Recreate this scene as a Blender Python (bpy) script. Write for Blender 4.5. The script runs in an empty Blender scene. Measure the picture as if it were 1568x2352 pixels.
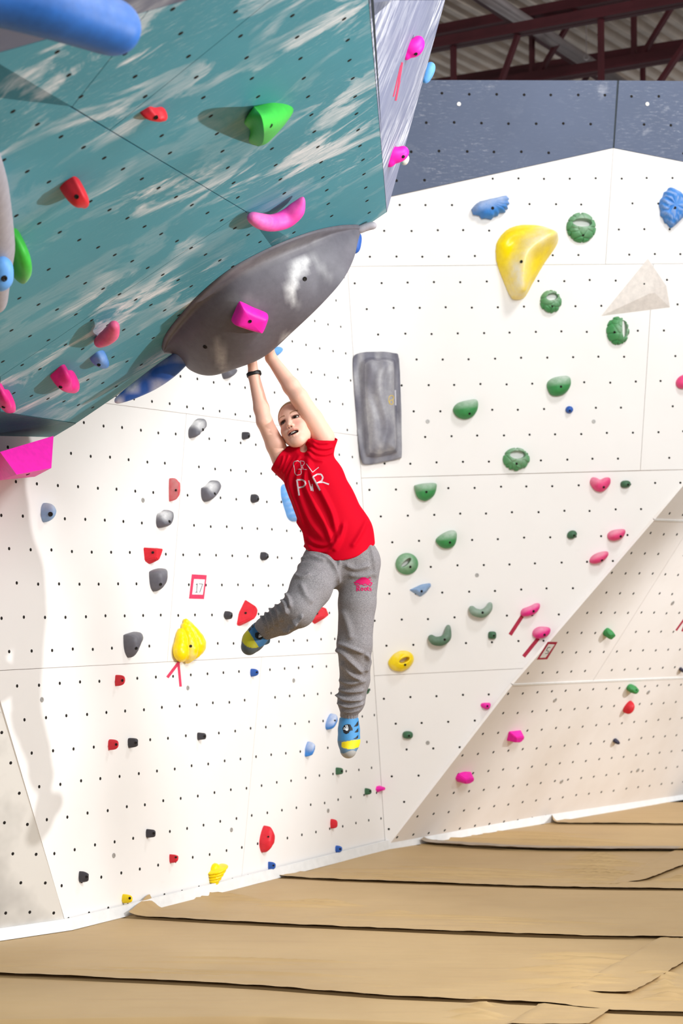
import bpy, bmesh, math, random
import numpy as np
from mathutils import Vector, Matrix
from mathutils.bvhtree import BVHTree

# ------------------------------------------------------------------ camera
sc = bpy.context.scene
COL = sc.collection
IW, IH, F = 1568.0, 2352.0, 4300.0
PITCH = math.radians(2.14)
CAMH = 1.52
cam_d = bpy.data.cameras.new('camera')
cam = bpy.data.objects.new('camera', cam_d)
COL.objects.link(cam)
cam.location = (0, 0, CAMH)
cam.rotation_euler = (math.pi / 2 + PITCH, 0, 0)
cam_d.sensor_fit = 'VERTICAL'
cam_d.sensor_height = 36.0
cam_d.lens = F / IH * 36.0
cam_d.clip_start = 0.05
cam_d.dof.use_dof = True
cam_d.dof.focus_distance = 7.45
cam_d.dof.aperture_fstop = 4.0
sc.camera = cam

# ------------------------------------------------------------------ world, lamps, exposure
wd = bpy.data.worlds.new('hall_air')
sc.world = wd
wd.use_nodes = True
wd.node_tree.nodes['Background'].inputs[0].default_value = (0.95, 0.98, 1.0, 1)
wd.node_tree.nodes['Background'].inputs[1].default_value = 0.66


def lamp(name, kind, loc, target, energy, color=(1, 1, 1), size=1.0, size_y=None, spot=None, blend=0.6):
    d = bpy.data.lights.new(name, kind)
    d.energy = energy
    d.color = color
    if kind == 'AREA':
        d.size = size
        if size_y:
            d.shape = 'RECTANGLE'
            d.size_y = size_y
    else:
        d.shadow_soft_size = size
    if kind == 'SPOT':
        d.spot_size = math.radians(spot)
        d.spot_blend = blend
    o = bpy.data.objects.new(name, d)
    COL.objects.link(o)
    o.location = loc
    o.rotation_euler = (Vector(target) - Vector(loc)).to_track_quat('-Z', 'Y').to_euler()
    return o


lamp('strobe_lamp', 'SPOT', (4.55, 5.6, 2.25), (-0.45, 6.6, 2.6), 790, (0.97, 0.985, 1.0), 0.06, spot=83, blend=0.3)
lamp('hall_lamp', 'SPOT', (7.4, 9.3, 3.0), (2.3, 12.4, 0.5), 1250, (0.95, 0.975, 1.0), 0.12, spot=36, blend=0.5)
lamp('hall_lamp', 'AREA', (2.6, 8.4, 5.7), (1.6, 10.9, 2.2), 75, (0.95, 0.98, 1.0), 0.7)
lamp('hall_lamp', 'AREA', (3.3, 3.4, 5.3), (0.3, 8.4, 1.5), 370, (0.95, 0.98, 1.0), 1.8)

sc.view_settings.view_transform = 'Standard'
sc.view_settings.look = 'None'
sc.view_settings.gamma = 1.0
sc.view_settings.use_curve_mapping = False
sc.view_settings.exposure = 0.0

# ------------------------------------------------------------------ helpers: space
RIGHT = np.array([1.0, 0, 0])
UPC = np.array([0, -math.sin(PITCH), math.cos(PITCH)])
FWD = np.array([0, math.cos(PITCH), math.sin(PITCH)])
CP = np.array([0, 0, CAMH])


def ray(px, py):
    return RIGHT * ((px - IW / 2) / F) - UPC * ((py - IH / 2) / F) + FWD


def at(px, py, d):
    """point seen at pixel (px,py) at camera depth d"""
    return CP + ray(px, py) * d


def floor_depth(px, py, z=0.0):
    return (z - CAMH) / ray(px, py)[2]


def pz(px, py, z=0.0):
    return at(px, py, floor_depth(px, py, z))


def unit(v):
    v = np.asarray(v, float)
    return v / np.linalg.norm(v)


class Plane:
    def __init__(self, a, b, c):
        self.o = np.asarray(a, float)
        n = unit(np.cross(np.asarray(b) - a, np.asarray(c) - a))
        if n @ (CP - self.o) < 0:
            n = -n
        self.n = n
        u = RIGHT - n * (RIGHT @ n)
        self.u = unit(u)
        self.v = np.cross(self.n, self.u)

    def hit(self, px, py, off=0.0):
        r = ray(px, py)
        t = ((self.o + self.n * off - CP) @ self.n) / (r @ self.n)
        return CP + r * t

    def uv(self, px, py):
        p = self.hit(px, py) - self.o
        return np.array([p @ self.u, p @ self.v])

    def world(self, u, v, w=0.0):
        return self.o + self.u * u + self.v * v + self.n * w

    def matrix(self, origin=None):
        o = self.o if origin is None else origin
        m = Matrix.Identity(4)
        for i, a in enumerate((self.u, self.v, self.n)):
            for r in range(3):
                m[r][i] = a[r]
        for r in range(3):
            m[r][3] = o[r]
        return m


# ------------------------------------------------------------------ helpers: objects
def link(name, me, mat=None, parent=None, matrix=None):
    o = bpy.data.objects.new(name, me)
    COL.objects.link(o)
    if mat is not None and me is not None:
        me.materials.clear()
        for m in (mat if isinstance(mat, (list, tuple)) else [mat]):
            me.materials.append(m)
    if parent is not None:
        o.parent = parent
        if matrix is not None:
            pm = parent.get('_m')
            o.matrix_parent_inverse = Matrix.Identity(4)
            o.matrix_local = PM[parent.name].inverted() @ matrix
    elif matrix is not None:
        o.matrix_world = matrix
    PM[o.name] = matrix.copy() if matrix is not None else (PM.get(parent.name, Matrix.Identity(4)).copy() if parent else Matrix.Identity(4))
    return o


PM = {}


def tag(o, label=None, cat=None, group=None, kind=None):
    if label: o['label'] = label
    if cat: o['category'] = cat
    if group: o['group'] = group
    if kind: o['kind'] = kind
    return o


def mesh_np(name, V, Q, smooth=True, col=None, chalk=None):
    me = bpy.data.meshes.new(name)
    me.from_pydata(np.asarray(V).tolist(), [], [list(map(int, q)) for q in Q])
    if smooth:
        me.polygons.foreach_set('use_smooth', [True] * len(me.polygons))
    if col is not None:
        a = me.color_attributes.new('Col', 'FLOAT_COLOR', 'POINT')
        c = np.ones((len(V), 4), np.float32)
        c[:, :3] = col
        a.data.foreach_set('color', c.ravel())
    if chalk is not None:
        a = me.attributes.new('chalk', 'FLOAT', 'POINT')
        a.data.foreach_set('value', np.asarray(chalk, np.float32))
    me.update()
    return me


def mesh_bm(name, bm, smooth=False):
    bmesh.ops.recalc_face_normals(bm, faces=bm.faces)
    me = bpy.data.meshes.new(name)
    bm.to_mesh(me)
    bm.free()
    if smooth:
        me.polygons.foreach_set('use_smooth', [True] * len(me.polygons))
    return me


def bm_prism(bm, pts, z0, z1, bevel=0.0):
    """polygon (local 2D) extruded from z0 up to z1"""
    lo = [bm.verts.new((p[0], p[1], z0)) for p in pts]
    hi = [bm.verts.new((p[0], p[1], z1)) for p in pts]
    n = len(pts)
    bm.faces.new(hi)
    bm.faces.new(lo[::-1])
    for i in range(n):
        bm.faces.new((lo[i], lo[(i + 1) % n], hi[(i + 1) % n], hi[i]))
    if bevel:
        top = [e for e in bm.edges if e.verts[0] in hi and e.verts[1] in hi]
        bmesh.ops.bevel(bm, geom=top, offset=bevel, segments=1, affect='EDGES')


def bm_bar(bm, a, b, r, r2=None, seg=6):
    a, b = Vector(a), Vector(b)
    r2 = r if r2 is None else r2
    d = (b - a).normalized()
    s = d.orthogonal().normalized()
    t = d.cross(s)
    A, B = [], []
    for i in range(seg):
        w = 2 * math.pi * (i + 0.5) / seg
        off = s * math.cos(w) + t * math.sin(w)
        A.append(bm.verts.new(a + off * r))
        B.append(bm.verts.new(b + off * r2))
    for i in range(seg):
        j = (i + 1) % seg
        bm.faces.new((A[i], A[j], B[j], B[i]))
    bm.faces.new(A[::-1])
    bm.faces.new(B)


def inset_poly(pts, g):
    """shrink a 2D polygon by g (works for convex-ish outlines)"""
    P = [np.asarray(p, float) for p in pts]
    area = sum(P[i][0] * P[(i + 1) % len(P)][1] - P[(i + 1) % len(P)][0] * P[i][1] for i in range(len(P)))
    if area < 0:
        P = P[::-1]
    out = []
    n = len(P)
    for i in range(n):
        a, b, c = P[i - 1], P[i], P[(i + 1) % n]
        d1, d2 = unit(b - a), unit(c - b)
        n1, n2 = np.array([-d1[1], d1[0]]), np.array([-d2[1], d2[0]])
        m = n1 + n2
        k = m @ n1
        out.append(b + m * (g / max(k, 0.25)))
    return out


def spline(pts, n, closed=True):
    """Catmull-Rom through pts, n samples in all"""
    P = np.asarray(pts, float)
    m = len(P)
    segs = m if closed else m - 1
    T = np.linspace(0, segs, n, endpoint=not closed)
    out = []
    for t in T:
        i = min(int(t), segs - 1)
        u = t - i
        if closed:
            a, b, c, d = P[(i - 1) % m], P[i % m], P[(i + 1) % m], P[(i + 2) % m]
        else:
            a, b, c, d = P[max(i - 1, 0)], P[i], P[min(i + 1, m - 1)], P[min(i + 2, m - 1)]
        out.append(0.5 * ((2 * b) + (c - a) * u + (2 * a - 5 * b + 4 * c - d) * u * u + (3 * b - a - 3 * c + d) * u ** 3))
    return np.array(out)


# ------------------------------------------------------------------ helpers: distance-field sculpting
def smin(a, b, k):
    if k <= 0:
        return np.minimum(a, b)
    h = np.maximum(k - np.abs(a - b), 0) / k
    return np.minimum(a, b) - h * h * k * 0.25


class Field:
    def __init__(self, lo, hi, h):
        self.lo = np.asarray(lo, float)
        self.h = h
        self.n = np.ceil((np.asarray(hi, float) - self.lo) / h).astype(int) + 1
        self.ax = [self.lo[i] + h * np.arange(self.n[i]) for i in range(3)]
        self.D = np.full(self.n, 0.5, np.float32)

    def box(self, lo, hi):
        s = []
        for i in range(3):
            a = int(max(0, math.floor((lo[i] - self.lo[i]) / self.h)))
            b = int(min(self.n[i], math.ceil((hi[i] - self.lo[i]) / self.h) + 1))
            s.append(slice(a, max(a, b)))
        g = np.meshgrid(*[self.ax[i][s[i]] for i in range(3)], indexing='ij', sparse=True)
        return tuple(s), g

    def put(self, fn, lo, hi, k=0.0, cut=False):
        s, g = self.box(lo, hi)
        if any(x.stop <= x.start for x in s):
            return
        d = fn(*g).astype(np.float32)
        if cut:
            self.D[s] = -smin(-self.D[s], d, k)
        else:
            self.D[s] = smin(self.D[s], d, k)

    def cone(self, a, b, ra, rb, k=0.0, flat=None, cut=False, pad=0.03):
        a, b = np.asarray(a, float), np.asarray(b, float)
        ba = b - a
        L = max(ba @ ba, 1e-12)
        R = max(ra, rb) + pad + k

        def fn(X, Y, Z):
            x, y, z = X - a[0], Y - a[1], Z - a[2]
            t = np.clip((x * ba[0] + y * ba[1] + z * ba[2]) / L, 0, 1)
            x, y, z = x - t * ba[0], y - t * ba[1], z - t * ba[2]
            q = x * x + y * y + z * z
            if flat is not None:
                w, f = flat
                q = q + (f * f - 1) * (x * w[0] + y * w[1] + z * w[2]) ** 2
            return np.sqrt(q) - (ra + (rb - ra) * t)
        self.put(fn, np.minimum(a, b) - R, np.maximum(a, b) + R, k, cut)

    def ell(self, c, r, k=0.0, axes=None, cut=False, pad=0.03):
        c = np.asarray(c, float)
        r = np.asarray(r, float)
        R = r.max() + pad + k
        A = np.eye(3) if axes is None else np.asarray(axes)

        def fn(X, Y, Z):
            x, y, z = X - c[0], Y - c[1], Z - c[2]
            p = [(A[i][0] * x + A[i][1] * y + A[i][2] * z) for i in range(3)]
            k0 = np.sqrt((p[0] / r[0]) ** 2 + (p[1] / r[1]) ** 2 + (p[2] / r[2]) ** 2)
            k1 = np.sqrt((p[0] / r[0] ** 2) ** 2 + (p[1] / r[1] ** 2) ** 2 + (p[2] / r[2] ** 2) ** 2)
            return np.where(k0 < 0.05, -r.min(), k0 * (k0 - 1) / np.maximum(k1, 1e-9))
        self.put(fn, c - R, c + R, k, cut)

    def full(self):
        return np.meshgrid(*self.ax, indexing='ij', sparse=True)

    def mesh(self):
        D = self.D
        ins = D < 0
        n = np.array(D.shape) - 1
        cnt = np.zeros(n, np.uint8)
        for dx in (0, 1):
            for dy in (0, 1):
                for dz in (0, 1):
                    cnt += ins[dx:dx + n[0], dy:dy + n[1], dz:dz + n[2]]
        act = (cnt > 0) & (cnt < 8)
        I = np.argwhere(act)
        idx = np.full(n, -1, np.int64)
        idx[act] = np.arange(len(I))
        acc = np.zeros((len(I), 3))
        num = np.zeros(len(I))
        cs = [(a, b, c) for a in (0, 1) for b in (0, 1) for c in (0, 1)]
        vals = {c: D[I[:, 0] + c[0], I[:, 1] + c[1], I[:, 2] + c[2]] for c in cs}
        for c in cs:
            for ax in range(3):
                if c[ax] == 0:
                    e = list(c)
                    e[ax] = 1
                    e = tuple(e)
                    va, vb = vals[c], vals[e]
                    m = (va < 0) != (vb < 0)
                    t = np.where(m, va / np.where(m, va - vb, 1), 0)
                    p = np.array(c, float)[None, :].repeat(len(I), 0)
                    p[:, ax] = t
                    acc[m] += p[m]
                    num[m] += 1
        V = self.lo + self.h * (I + acc / np.maximum(num, 1)[:, None])
        Q = []
        for ax in range(3):
            a1, a2 = (ax + 1) % 3, (ax + 2) % 3
            sl0 = [slice(None)] * 3
            sl1 = [slice(None)] * 3
            sl0[ax] = slice(0, -1)
            sl1[ax] = slice(1, None)
            A, B = ins[tuple(sl0)], ins[tuple(sl1)]
            E = np.argwhere(A != B)
            E = E[(E[:, a1] > 0) & (E[:, a2] > 0) & (E[:, a1] < n[a1]) & (E[:, a2] < n[a2])]
            if not len(E):
                continue
            flip = A[E[:, 0], E[:, 1], E[:, 2]]
            o1 = np.zeros(3, int); o1[a1] = 1
            o2 = np.zeros(3, int); o2[a2] = 1
            f = lambda P: idx[P[:, 0], P[:, 1], P[:, 2]]
            q = np.stack([f(E - o1 - o2), f(E - o2), f(E), f(E - o1)], 1)
            q[~flip] = q[~flip][:, ::-1]
            Q.append(q)
        Q = np.concatenate(Q) if Q else np.zeros((0, 4), int)
        return V, Q[(Q >= 0).all(1)]


def relax(V, Q, it=2, lam=0.5):
    for _ in range(it):
        S = np.zeros_like(V)
        N = np.zeros(len(V))
        for a, b in ((0, 1), (1, 2), (2, 3), (3, 0)):
            np.add.at(S, Q[:, a], V[Q[:, b]])
            np.add.at(S, Q[:, b], V[Q[:, a]])
            np.add.at(N, Q[:, a], 1)
            np.add.at(N, Q[:, b], 1)
        V = V + lam * (S / np.maximum(N, 1)[:, None] - V)
    return V


def vnoise(P, seed=0):
    """smooth value noise at points P (n,3), about -1..1"""
    P = np.asarray(P, float)
    i = np.floor(P).astype(np.int64)
    f = P - i
    f = f * f * (3 - 2 * f)
    out = np.zeros(P.shape[:-1])
    for dx in (0, 1):
        for dy in (0, 1):
            for dz in (0, 1):
                h = ((i[..., 0] + dx) * 374761393 + (i[..., 1] + dy) * 668265263 + (i[..., 2] + dz) * 2147483647 + seed * 974711) & 0xffffffff
                h = ((h ^ (h >> 13)) * 1274126177) & 0xffffffff
                r = ((h ^ (h >> 16)) & 0xffff) / 32767.5 - 1
                w = (f[..., 0] if dx else 1 - f[..., 0]) * (f[..., 1] if dy else 1 - f[..., 1]) * (f[..., 2] if dz else 1 - f[..., 2])
                out += r * w
    return out


# ------------------------------------------------------------------ materials
def lin(r, g, b):
    f = lambda c: c / 12.92 if c <= 0.04045 else ((c + 0.055) / 1.055) ** 2.4
    return (f(r / 255), f(g / 255), f(b / 255))


class NT:
    def __init__(self, name):
        self.m = bpy.data.materials.new(name)
        self.m.use_nodes = True
        self.t = self.m.node_tree
        self.b = self.t.nodes['Principled BSDF']

    def n(self, kind, **kw):
        nd = self.t.nodes.new(kind)
        for k, v in kw.items():
            if k.startswith('_'):
                nd.inputs[k[1:].replace('_', ' ')].default_value = v
            else:
                setattr(nd, k, v)
        return nd

    def l(self, a, b):
        self.t.links.new(a, b)

    def coords(self, scale=(1, 1, 1), rot=(0, 0, 0)):
        tc = self.n('ShaderNodeTexCoord')
        mp = self.n('ShaderNodeMapping')
        mp.inputs['Scale'].default_value = scale
        mp.inputs['Rotation'].default_value = rot
        self.l(tc.outputs['Object'], mp.inputs['Vector'])
        return mp.outputs[0]

    def noise(self, vec, scale, detail=4, rough=0.55, lo=0.0, hi=1.0, dist=0.0):
        nz = self.n('ShaderNodeTexNoise')
        nz.inputs['Scale'].default_value = scale
        nz.inputs['Detail'].default_value = detail
        nz.inputs['Distortion'].default_value = dist
        nz.inputs['Roughness'].default_value = rough
        self.l(vec, nz.inputs['Vector'])
        mr = self.n('ShaderNodeMapRange')
        mr.inputs['From Min'].default_value = lo
        mr.inputs['From Max'].default_value = hi
        mr.clamp = True
        self.l(nz.outputs['Fac'], mr.inputs['Value'])
        return mr.outputs[0]

    def mix(self, fac, a, b, mode='MIX'):
        mx = self.n('ShaderNodeMix', data_type='RGBA', blend_type=mode)
        if isinstance(fac, (int, float)):
            mx.inputs[0].default_value = fac
        else:
            self.l(fac, mx.inputs[0])
        for s, v in ((mx.inputs[6], a), (mx.inputs[7], b)):
            if isinstance(v, tuple):
                s.default_value = (*v[:3], 1)
            else:
                self.l(v, s)
        return mx.outputs[2]

    def math(self, op, a, b=0.0):
        nd = self.n('ShaderNodeMath', operation=op)
        for i, v in enumerate((a, b)):
            if isinstance(v, (int, float)):
                nd.inputs[i].default_value = v
            else:
                self.l(v, nd.inputs[i])
        return nd.outputs[0]

    def base(self, c):
        if isinstance(c, tuple):
            self.b.inputs['Base Color'].default_value = (*c[:3], 1)
        else:
            self.l(c, self.b.inputs['Base Color'])

    def set(self, rough=0.6, spec=0.4, metal=0.0):
        self.b.inputs['Roughness'].default_value = rough
        self.b.inputs['Specular IOR Level'].default_value = spec
        self.b.inputs['Metallic'].default_value = metal

    def bump(self, h, strength=0.3, dist=0.002):
        bp = self.n('ShaderNodeBump')
        bp.inputs['Strength'].default_value = strength
        bp.inputs['Distance'].default_value = dist
        self.l(h, bp.inputs['Height'])
        self.l(bp.outputs[0], self.b.inputs['Normal'])


def mat_plain(name, c, rough=0.6, spec=0.3, metal=0.0, var=0.08, scale=20):
    k = NT(name)
    k.set(rough, spec, metal)
    v = k.coords()
    f = k.noise(v, scale, 3, 0.6, 0.3, 0.7)
    k.base(k.mix(f, tuple(x * (1 - var) for x in c), tuple(min(1, x * (1 + var)) for x in c)))
    return k.m


def mat_wall(name, c, dirt, dirt_amt=0.35):
    k = NT(name)
    k.set(0.55, 0.35)
    v = k.coords()
    big = k.noise(v, 1.1, 5, 0.6, 0.45, 0.85)
    col = k.mix(k.math('MULTIPLY', big, dirt_amt), c, dirt)
    v2 = k.coords((1, 6, 1), (0, 0, 0.9))
    scuff = k.noise(v2, 3.0, 6, 0.7, 0.66, 0.8)
    col = k.mix(k.math('MULTIPLY', scuff, dirt_amt * 0.8), col, tuple(x * 0.8 for x in dirt))
    k.base(col)
    k.bump(k.noise(v, 260, 3, 0.6), 0.12, 0.001)
    return k.m


def mat_chalky_panel(name, c, rot, amount=(0.50, 0.58), dark=None, sx=(1.0, 2.1, 1.0), big=1.1):
    """painted plywood with smeared chalk hand marks"""
    k = NT(name)
    k.set(0.62, 0.3)
    v = k.coords(sx, (0, 0, rot))
    w = k.coords()
    patches = k.noise(v, big * 2.0, 5, 0.6, *amount, 0.9)
    streak = k.noise(k.coords((1.5, 11, 1), (0, 0, rot)), 5.0, 6, 0.75, 0.40, 0.66)
    region = k.noise(w, 1.5, 3, 0.55, 0.46, 0.60)
    f = k.math('MULTIPLY', patches, k.math('ADD', k.math('MULTIPLY', streak, 0.6), 0.4))
    f = k.math('MULTIPLY', f, k.math('ADD', k.math('MULTIPLY', region, 0.85), 0.15))
    fine = k.noise(k.coords((2.5, 11, 1), (0, 0, rot)), 8, 6, 0.8, 0.54, 0.76)
    f = k.math('ADD', f, k.math('MULTIPLY', k.math('MULTIPLY', fine, k.math('ADD', region, 0.15)), 0.4))
    veil = k.noise(w, 1.7, 4, 0.6, 0.35, 0.8)
    col = k.mix(veil, c, tuple(x * 0.82 for x in c) if dark is None else dark)
    scr = k.noise(k.coords((1, 16, 1), (0, 0, rot + 0.25)), 2.6, 6, 0.75, 0.63, 0.72)
    col = k.mix(k.math('MULTIPLY', scr, 0.45), col, tuple(x * 0.45 for x in c))
    col = k.mix(k.math('MINIMUM', k.math('MULTIPLY', f, 1.1), 0.93), col, (0.80, 0.80, 0.83))
    k.base(col)
    k.bump(k.noise(w, 300, 2, 0.6), 0.1, 0.001)
    return k.m


CHALKW = (0.82, 0.80, 0.79)


def mat_hold(name, c, rough=0.55, chalk=1.0, spec=0.35):
    """moulded resin; the mesh's 'chalk' attribute says where hands have left chalk"""
    k = NT(name)
    k.set(rough, spec)
    v = k.coords()
    mott = k.noise(v, 34, 4, 0.65, 0.25, 0.75)
    col = k.mix(mott, tuple(x * 0.86 for x in c), tuple(min(1, x * 1.1) for x in c))
    at_ = k.n('ShaderNodeAttribute', attribute_name='chalk')
    brk = k.noise(v, 22, 5, 0.7, 0.2, 0.75)
    f = k.math('MULTIPLY', at_.outputs['Fac'], k.math('ADD', k.math('MULTIPLY', brk, 0.8), 0.3))
    col = k.mix(k.math('MINIMUM', k.math('MULTIPLY', f, chalk), 0.9), col, CHALKW)
    k.base(col)
    k.bump(k.noise(v, 420, 2, 0.6), 0.18, 0.001)
    return k.m


def mat_attr(name, rough=0.5, spec=0.4, bump=None, fine=0.0, sss=0.0, fscale=500):
    k = NT(name)
    k.set(rough, spec)
    a = k.n('ShaderNodeAttribute', attribute_name='Col')
    col = a.outputs['Color']
    if fine:
        f = k.noise(k.coords(), fscale, 3, 0.8, 0.3, 0.7)
        dk = k.mix(1.0, col, (1 - fine, 1 - fine, 1 - fine), 'MULTIPLY')
        col = k.mix(f, dk, col)
    k.base(col)
    if sss:
        k.b.inputs['Subsurface Weight'].default_value = sss
        k.b.inputs['Subsurface Radius'].default_value = (0.012, 0.004, 0.002)
        k.b.inputs['Subsurface Scale'].default_value = 0.6
    if bump:
        k.bump(k.noise(k.coords(), bump, 3, 0.6), 0.15, 0.001)
    return k.m


M = {}
M['white'] = mat_wall('white_wall_paint', (0.87, 0.835, 0.81), (0.66, 0.60, 0.54), 0.2)
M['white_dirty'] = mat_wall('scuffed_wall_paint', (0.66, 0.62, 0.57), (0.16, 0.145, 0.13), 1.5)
M['slab'] = mat_wall('slab_wall_paint', (0.88, 0.83, 0.80), (0.62, 0.53, 0.44), 0.5)
M['seam'] = mat_plain('seam_filler', (0.55, 0.47, 0.42), 0.8, 0.1)
M['seam_dark'] = mat_plain('dark_joint', (0.05, 0.06, 0.07), 0.9, 0.1)
M['teal'] = mat_chalky_panel('teal_paint', lin(78, 149, 166), -0.62)
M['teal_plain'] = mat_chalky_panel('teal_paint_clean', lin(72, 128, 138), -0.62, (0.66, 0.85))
M['lavender'] = mat_chalky_panel('lavender_paint', lin(122, 126, 150), 1.22, (0.42, 0.66), None, (1.0, 5, 1.0), 2.4)
M['greyblue'] = mat_chalky_panel('grey_blue_paint', lin(104, 108, 128), -0.62, (0.52, 0.7))
M['navy'] = mat_chalky_panel('navy_paint', lin(90, 100, 124), 0.2, (0.62, 0.85), None, (1, 1.6, 1), 1.6)
M['nut_dark'] = mat_plain('bolt_hole_dark', (0.02, 0.017, 0.015), 0.8, 0.1)
M['nut_ring'] = mat_plain('nut_ring', (0.45, 0.42, 0.38), 0.5, 0.3)
M['chip'] = mat_plain('chipped_paint', (0.5, 0.5, 0.46), 0.7, 0.2)
M['screw'] = mat_plain('screw_grey', (0.42, 0.40, 0.38), 0.4, 0.5, 0.3)
M['tape'] = mat_plain('crimson_tape', lin(172, 36, 66), 0.55, 0.3)
M['tape_pink'] = mat_plain('rose_tape', lin(214, 60, 96), 0.55, 0.3)
M['card'] = mat_plain('white_card', (0.84, 0.83, 0.82), 0.6, 0.2, 0, 0.02)
M['ink'] = mat_plain('black_ink', (0.03, 0.03, 0.035), 0.7, 0.1)
HC = dict(pink=lin(236, 42, 140), hotpink=lin(240, 28, 170), rose=lin(232, 70, 128), red=lin(214, 36, 50), green=lin(58, 140, 76), lime=lin(62, 186, 62),
          forest=lin(62, 104, 74), blue=lin(58, 128, 204), navyblue=lin(44, 92, 176), pale=lin(140, 168, 204), sky=lin(104, 164, 230), yellow=lin(255, 216, 0), grey=lin(98, 96, 104),
          dark=lin(62, 60, 66), silver=lin(160, 154, 160), beige=lin(216, 206, 198), pad=lin(104, 102, 114), pill=lin(38, 104, 186), volume=lin(99, 95, 102), moss=lin(96, 130, 104), dusk=lin(52, 50, 70))
for k_, c_ in HC.items():
    M[k_] = mat_hold('resin_' + k_, c_, 0.3 if k_ in ('yellow',) else 0.5)
M['metal_truss'] = mat_plain('maroon_steel', lin(72, 28, 34), 0.5, 0.3, 0, 0.2, 3)
M['pipe'] = mat_plain('grey_pipe', lin(150, 140, 140), 0.4, 0.5, 0.3, 0.1, 3)
M['deck'] = mat_plain('roof_deck', lin(206, 192, 180), 0.6, 0.3, 0, 0.15, 2)


def mat_mat():
    k = NT('tan_mat_cover')
    k.set(0.55, 0.35)
    v = k.coords()
    big = k.noise(v, 1.2, 4, 0.6, 0.3, 0.7)
    c = k.mix(big, lin(176, 146, 102), lin(190, 160, 114))
    sc_ = k.noise(k.coords((1, 10, 1), (0, 0, 0.08)), 1.1, 4, 0.6, 0.55, 0.8)
    c = k.mix(k.math('MULTIPLY', sc_, 0.35), c, lin(160, 128, 90))
    dust = k.noise(v, 6, 5, 0.7, 0.68, 0.8)
    c = k.mix(k.math('MULTIPLY', dust, 0.3), c, lin(214, 190, 150))
    k.base(c)
    k.bump(k.noise(k.coords((1, 5, 1), (0, 0, 0.07)), 3, 3, 0.5), 0.3, 0.01)
    return k.m


M['mat'] = mat_mat()
M['mat_side'] = mat_plain('mat_gap_shade', (0.015, 0.015, 0.012), 0.9, 0.1)
M['flap_grey'] = mat_plain('grey_flap', lin(158, 142, 124), 0.5, 0.3)
M['kick'] = mat_plain('white_kick_strip', (0.80, 0.79, 0.78), 0.5, 0.4, 0, 0.05)

# ------------------------------------------------------------------ planes of the climbing walls
dC = floor_depth(885, 1950)
Cb, Ct = at(885, 1950, dC), at(800, 650, dC + 0.04)
PL = Plane(Cb, Ct, pz(155, 2135))
PR = Plane(Cb, Ct, at(1500, 900, dC + 0.26))
PS = Plane(Cb, pz(1568, 1835), PR.hit(1568, 1120))
PF = Plane(pz(155, 2135), PL.hit(0, 1570), pz(0, 2158))
TS = 6.5


def teal_pt(px, py):
    n = np.array([-.508, .849, .147])
    r = lambda x, y: np.array([(x - 784) / F, -(y - 1176) / F, 1.0])
    return at(px, py, TS * (n @ r(500, 500)) / (n @ r(px, py)))


PT = Plane(teal_pt(100, 100), teal_pt(800, 400), teal_pt(200, 900))
dep = lambda p: float((np.asarray(p) - CP) @ FWD)
PV = Plane(PT.hit(848, 0), PT.hit(888, 487), at(1022, 0, dep(PT.hit(848, 0)) + 1.6))      # side of the prow
PB = Plane(PT.hit(0, 945), PT.hit(175, 972), at(123, 1003, dep(PL.hit(123, 1003)) - 0.02))


def panel(parent, P, px, mat, gap=0.002, th=0.018, name='panel', bevel=0.0):
    bm = bmesh.new()
    bm_prism(bm, inset_poly([P.uv(*p) for p in px], gap), -th, 0.0, bevel)
    return link(name, mesh_bm(name, bm), mat, parent, P.matrix())


def backing(name, P, px, mat, off=-0.006, th=0.05):
    bm = bmesh.new()
    bm_prism(bm, [P.uv(*p) for p in px], off - th, off)
    o = link(name, mesh_bm(name, bm), mat, None, P.matrix())
    o['kind'] = 'structure'
    return o


def inside(pt, poly):
    x, y = pt
    c = False
    n = len(poly)
    for i in range(n):
        (x1, y1), (x2, y2) = poly[i], poly[(i + 1) % n]
        if (y1 > y) != (y2 > y) and x < (x2 - x1) * (y - y1) / (y2 - y1) + x1:
            c = not c
    return c


def bolt_holes(parent, P, polys, O, A, na, B, nb, stagger, r=0.0058, tint='nut_ring', rng=(-60, 60), ringw=1.5):
    """threaded sockets: a ring and a dark bore, on a lattice (O, step A/na, rows B/nb)"""
    o = P.uv(*O)
    a = (P.uv(*A) - o) / na
    b = (P.uv(*B) - o) / nb
    polys2 = [[tuple(q) for q in inset_poly([P.uv(*p) for p in poly], 0.022)] for poly in polys]
    bm = bmesh.new()
    R = random.Random(4)
    seg = 8
    cnt = 0
    for j in range(rng[0], rng[1]):
        for i in range(rng[0], rng[1]):
            p = o + a * (i + (0.5 if stagger and j % 2 else 0)) + b * j
            p = p + np.array([R.uniform(-1, 1), R.uniform(-1, 1)]) * 0.003
            if not any(inside(p, q) for q in polys2):
                continue
            cnt += 1
            ring = [[], []]
            for s in range(seg):
                w = 2 * math.pi * s / seg
                ring[0].append(bm.verts.new((p[0] + math.cos(w) * r * ringw, p[1] + math.sin(w) * r * ringw, 0.0002)))
                ring[1].append(bm.verts.new((p[0] + math.cos(w) * r, p[1] + math.sin(w) * r, 0.0012)))
            for s in range(seg):
                t = (s + 1) % seg
                f = bm.faces.new((ring[0][s], ring[0][t], ring[1][t], ring[1][s]))
                f.material_index = 1
            bm.faces.new(ring[1]).material_index = 0
    ob = link('bolt_holes', mesh_bm('bolt_holes', bm), [M['nut_dark'], M[tint]], parent, P.matrix())
    ob['kind'] = 'stuff'
    return ob


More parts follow.
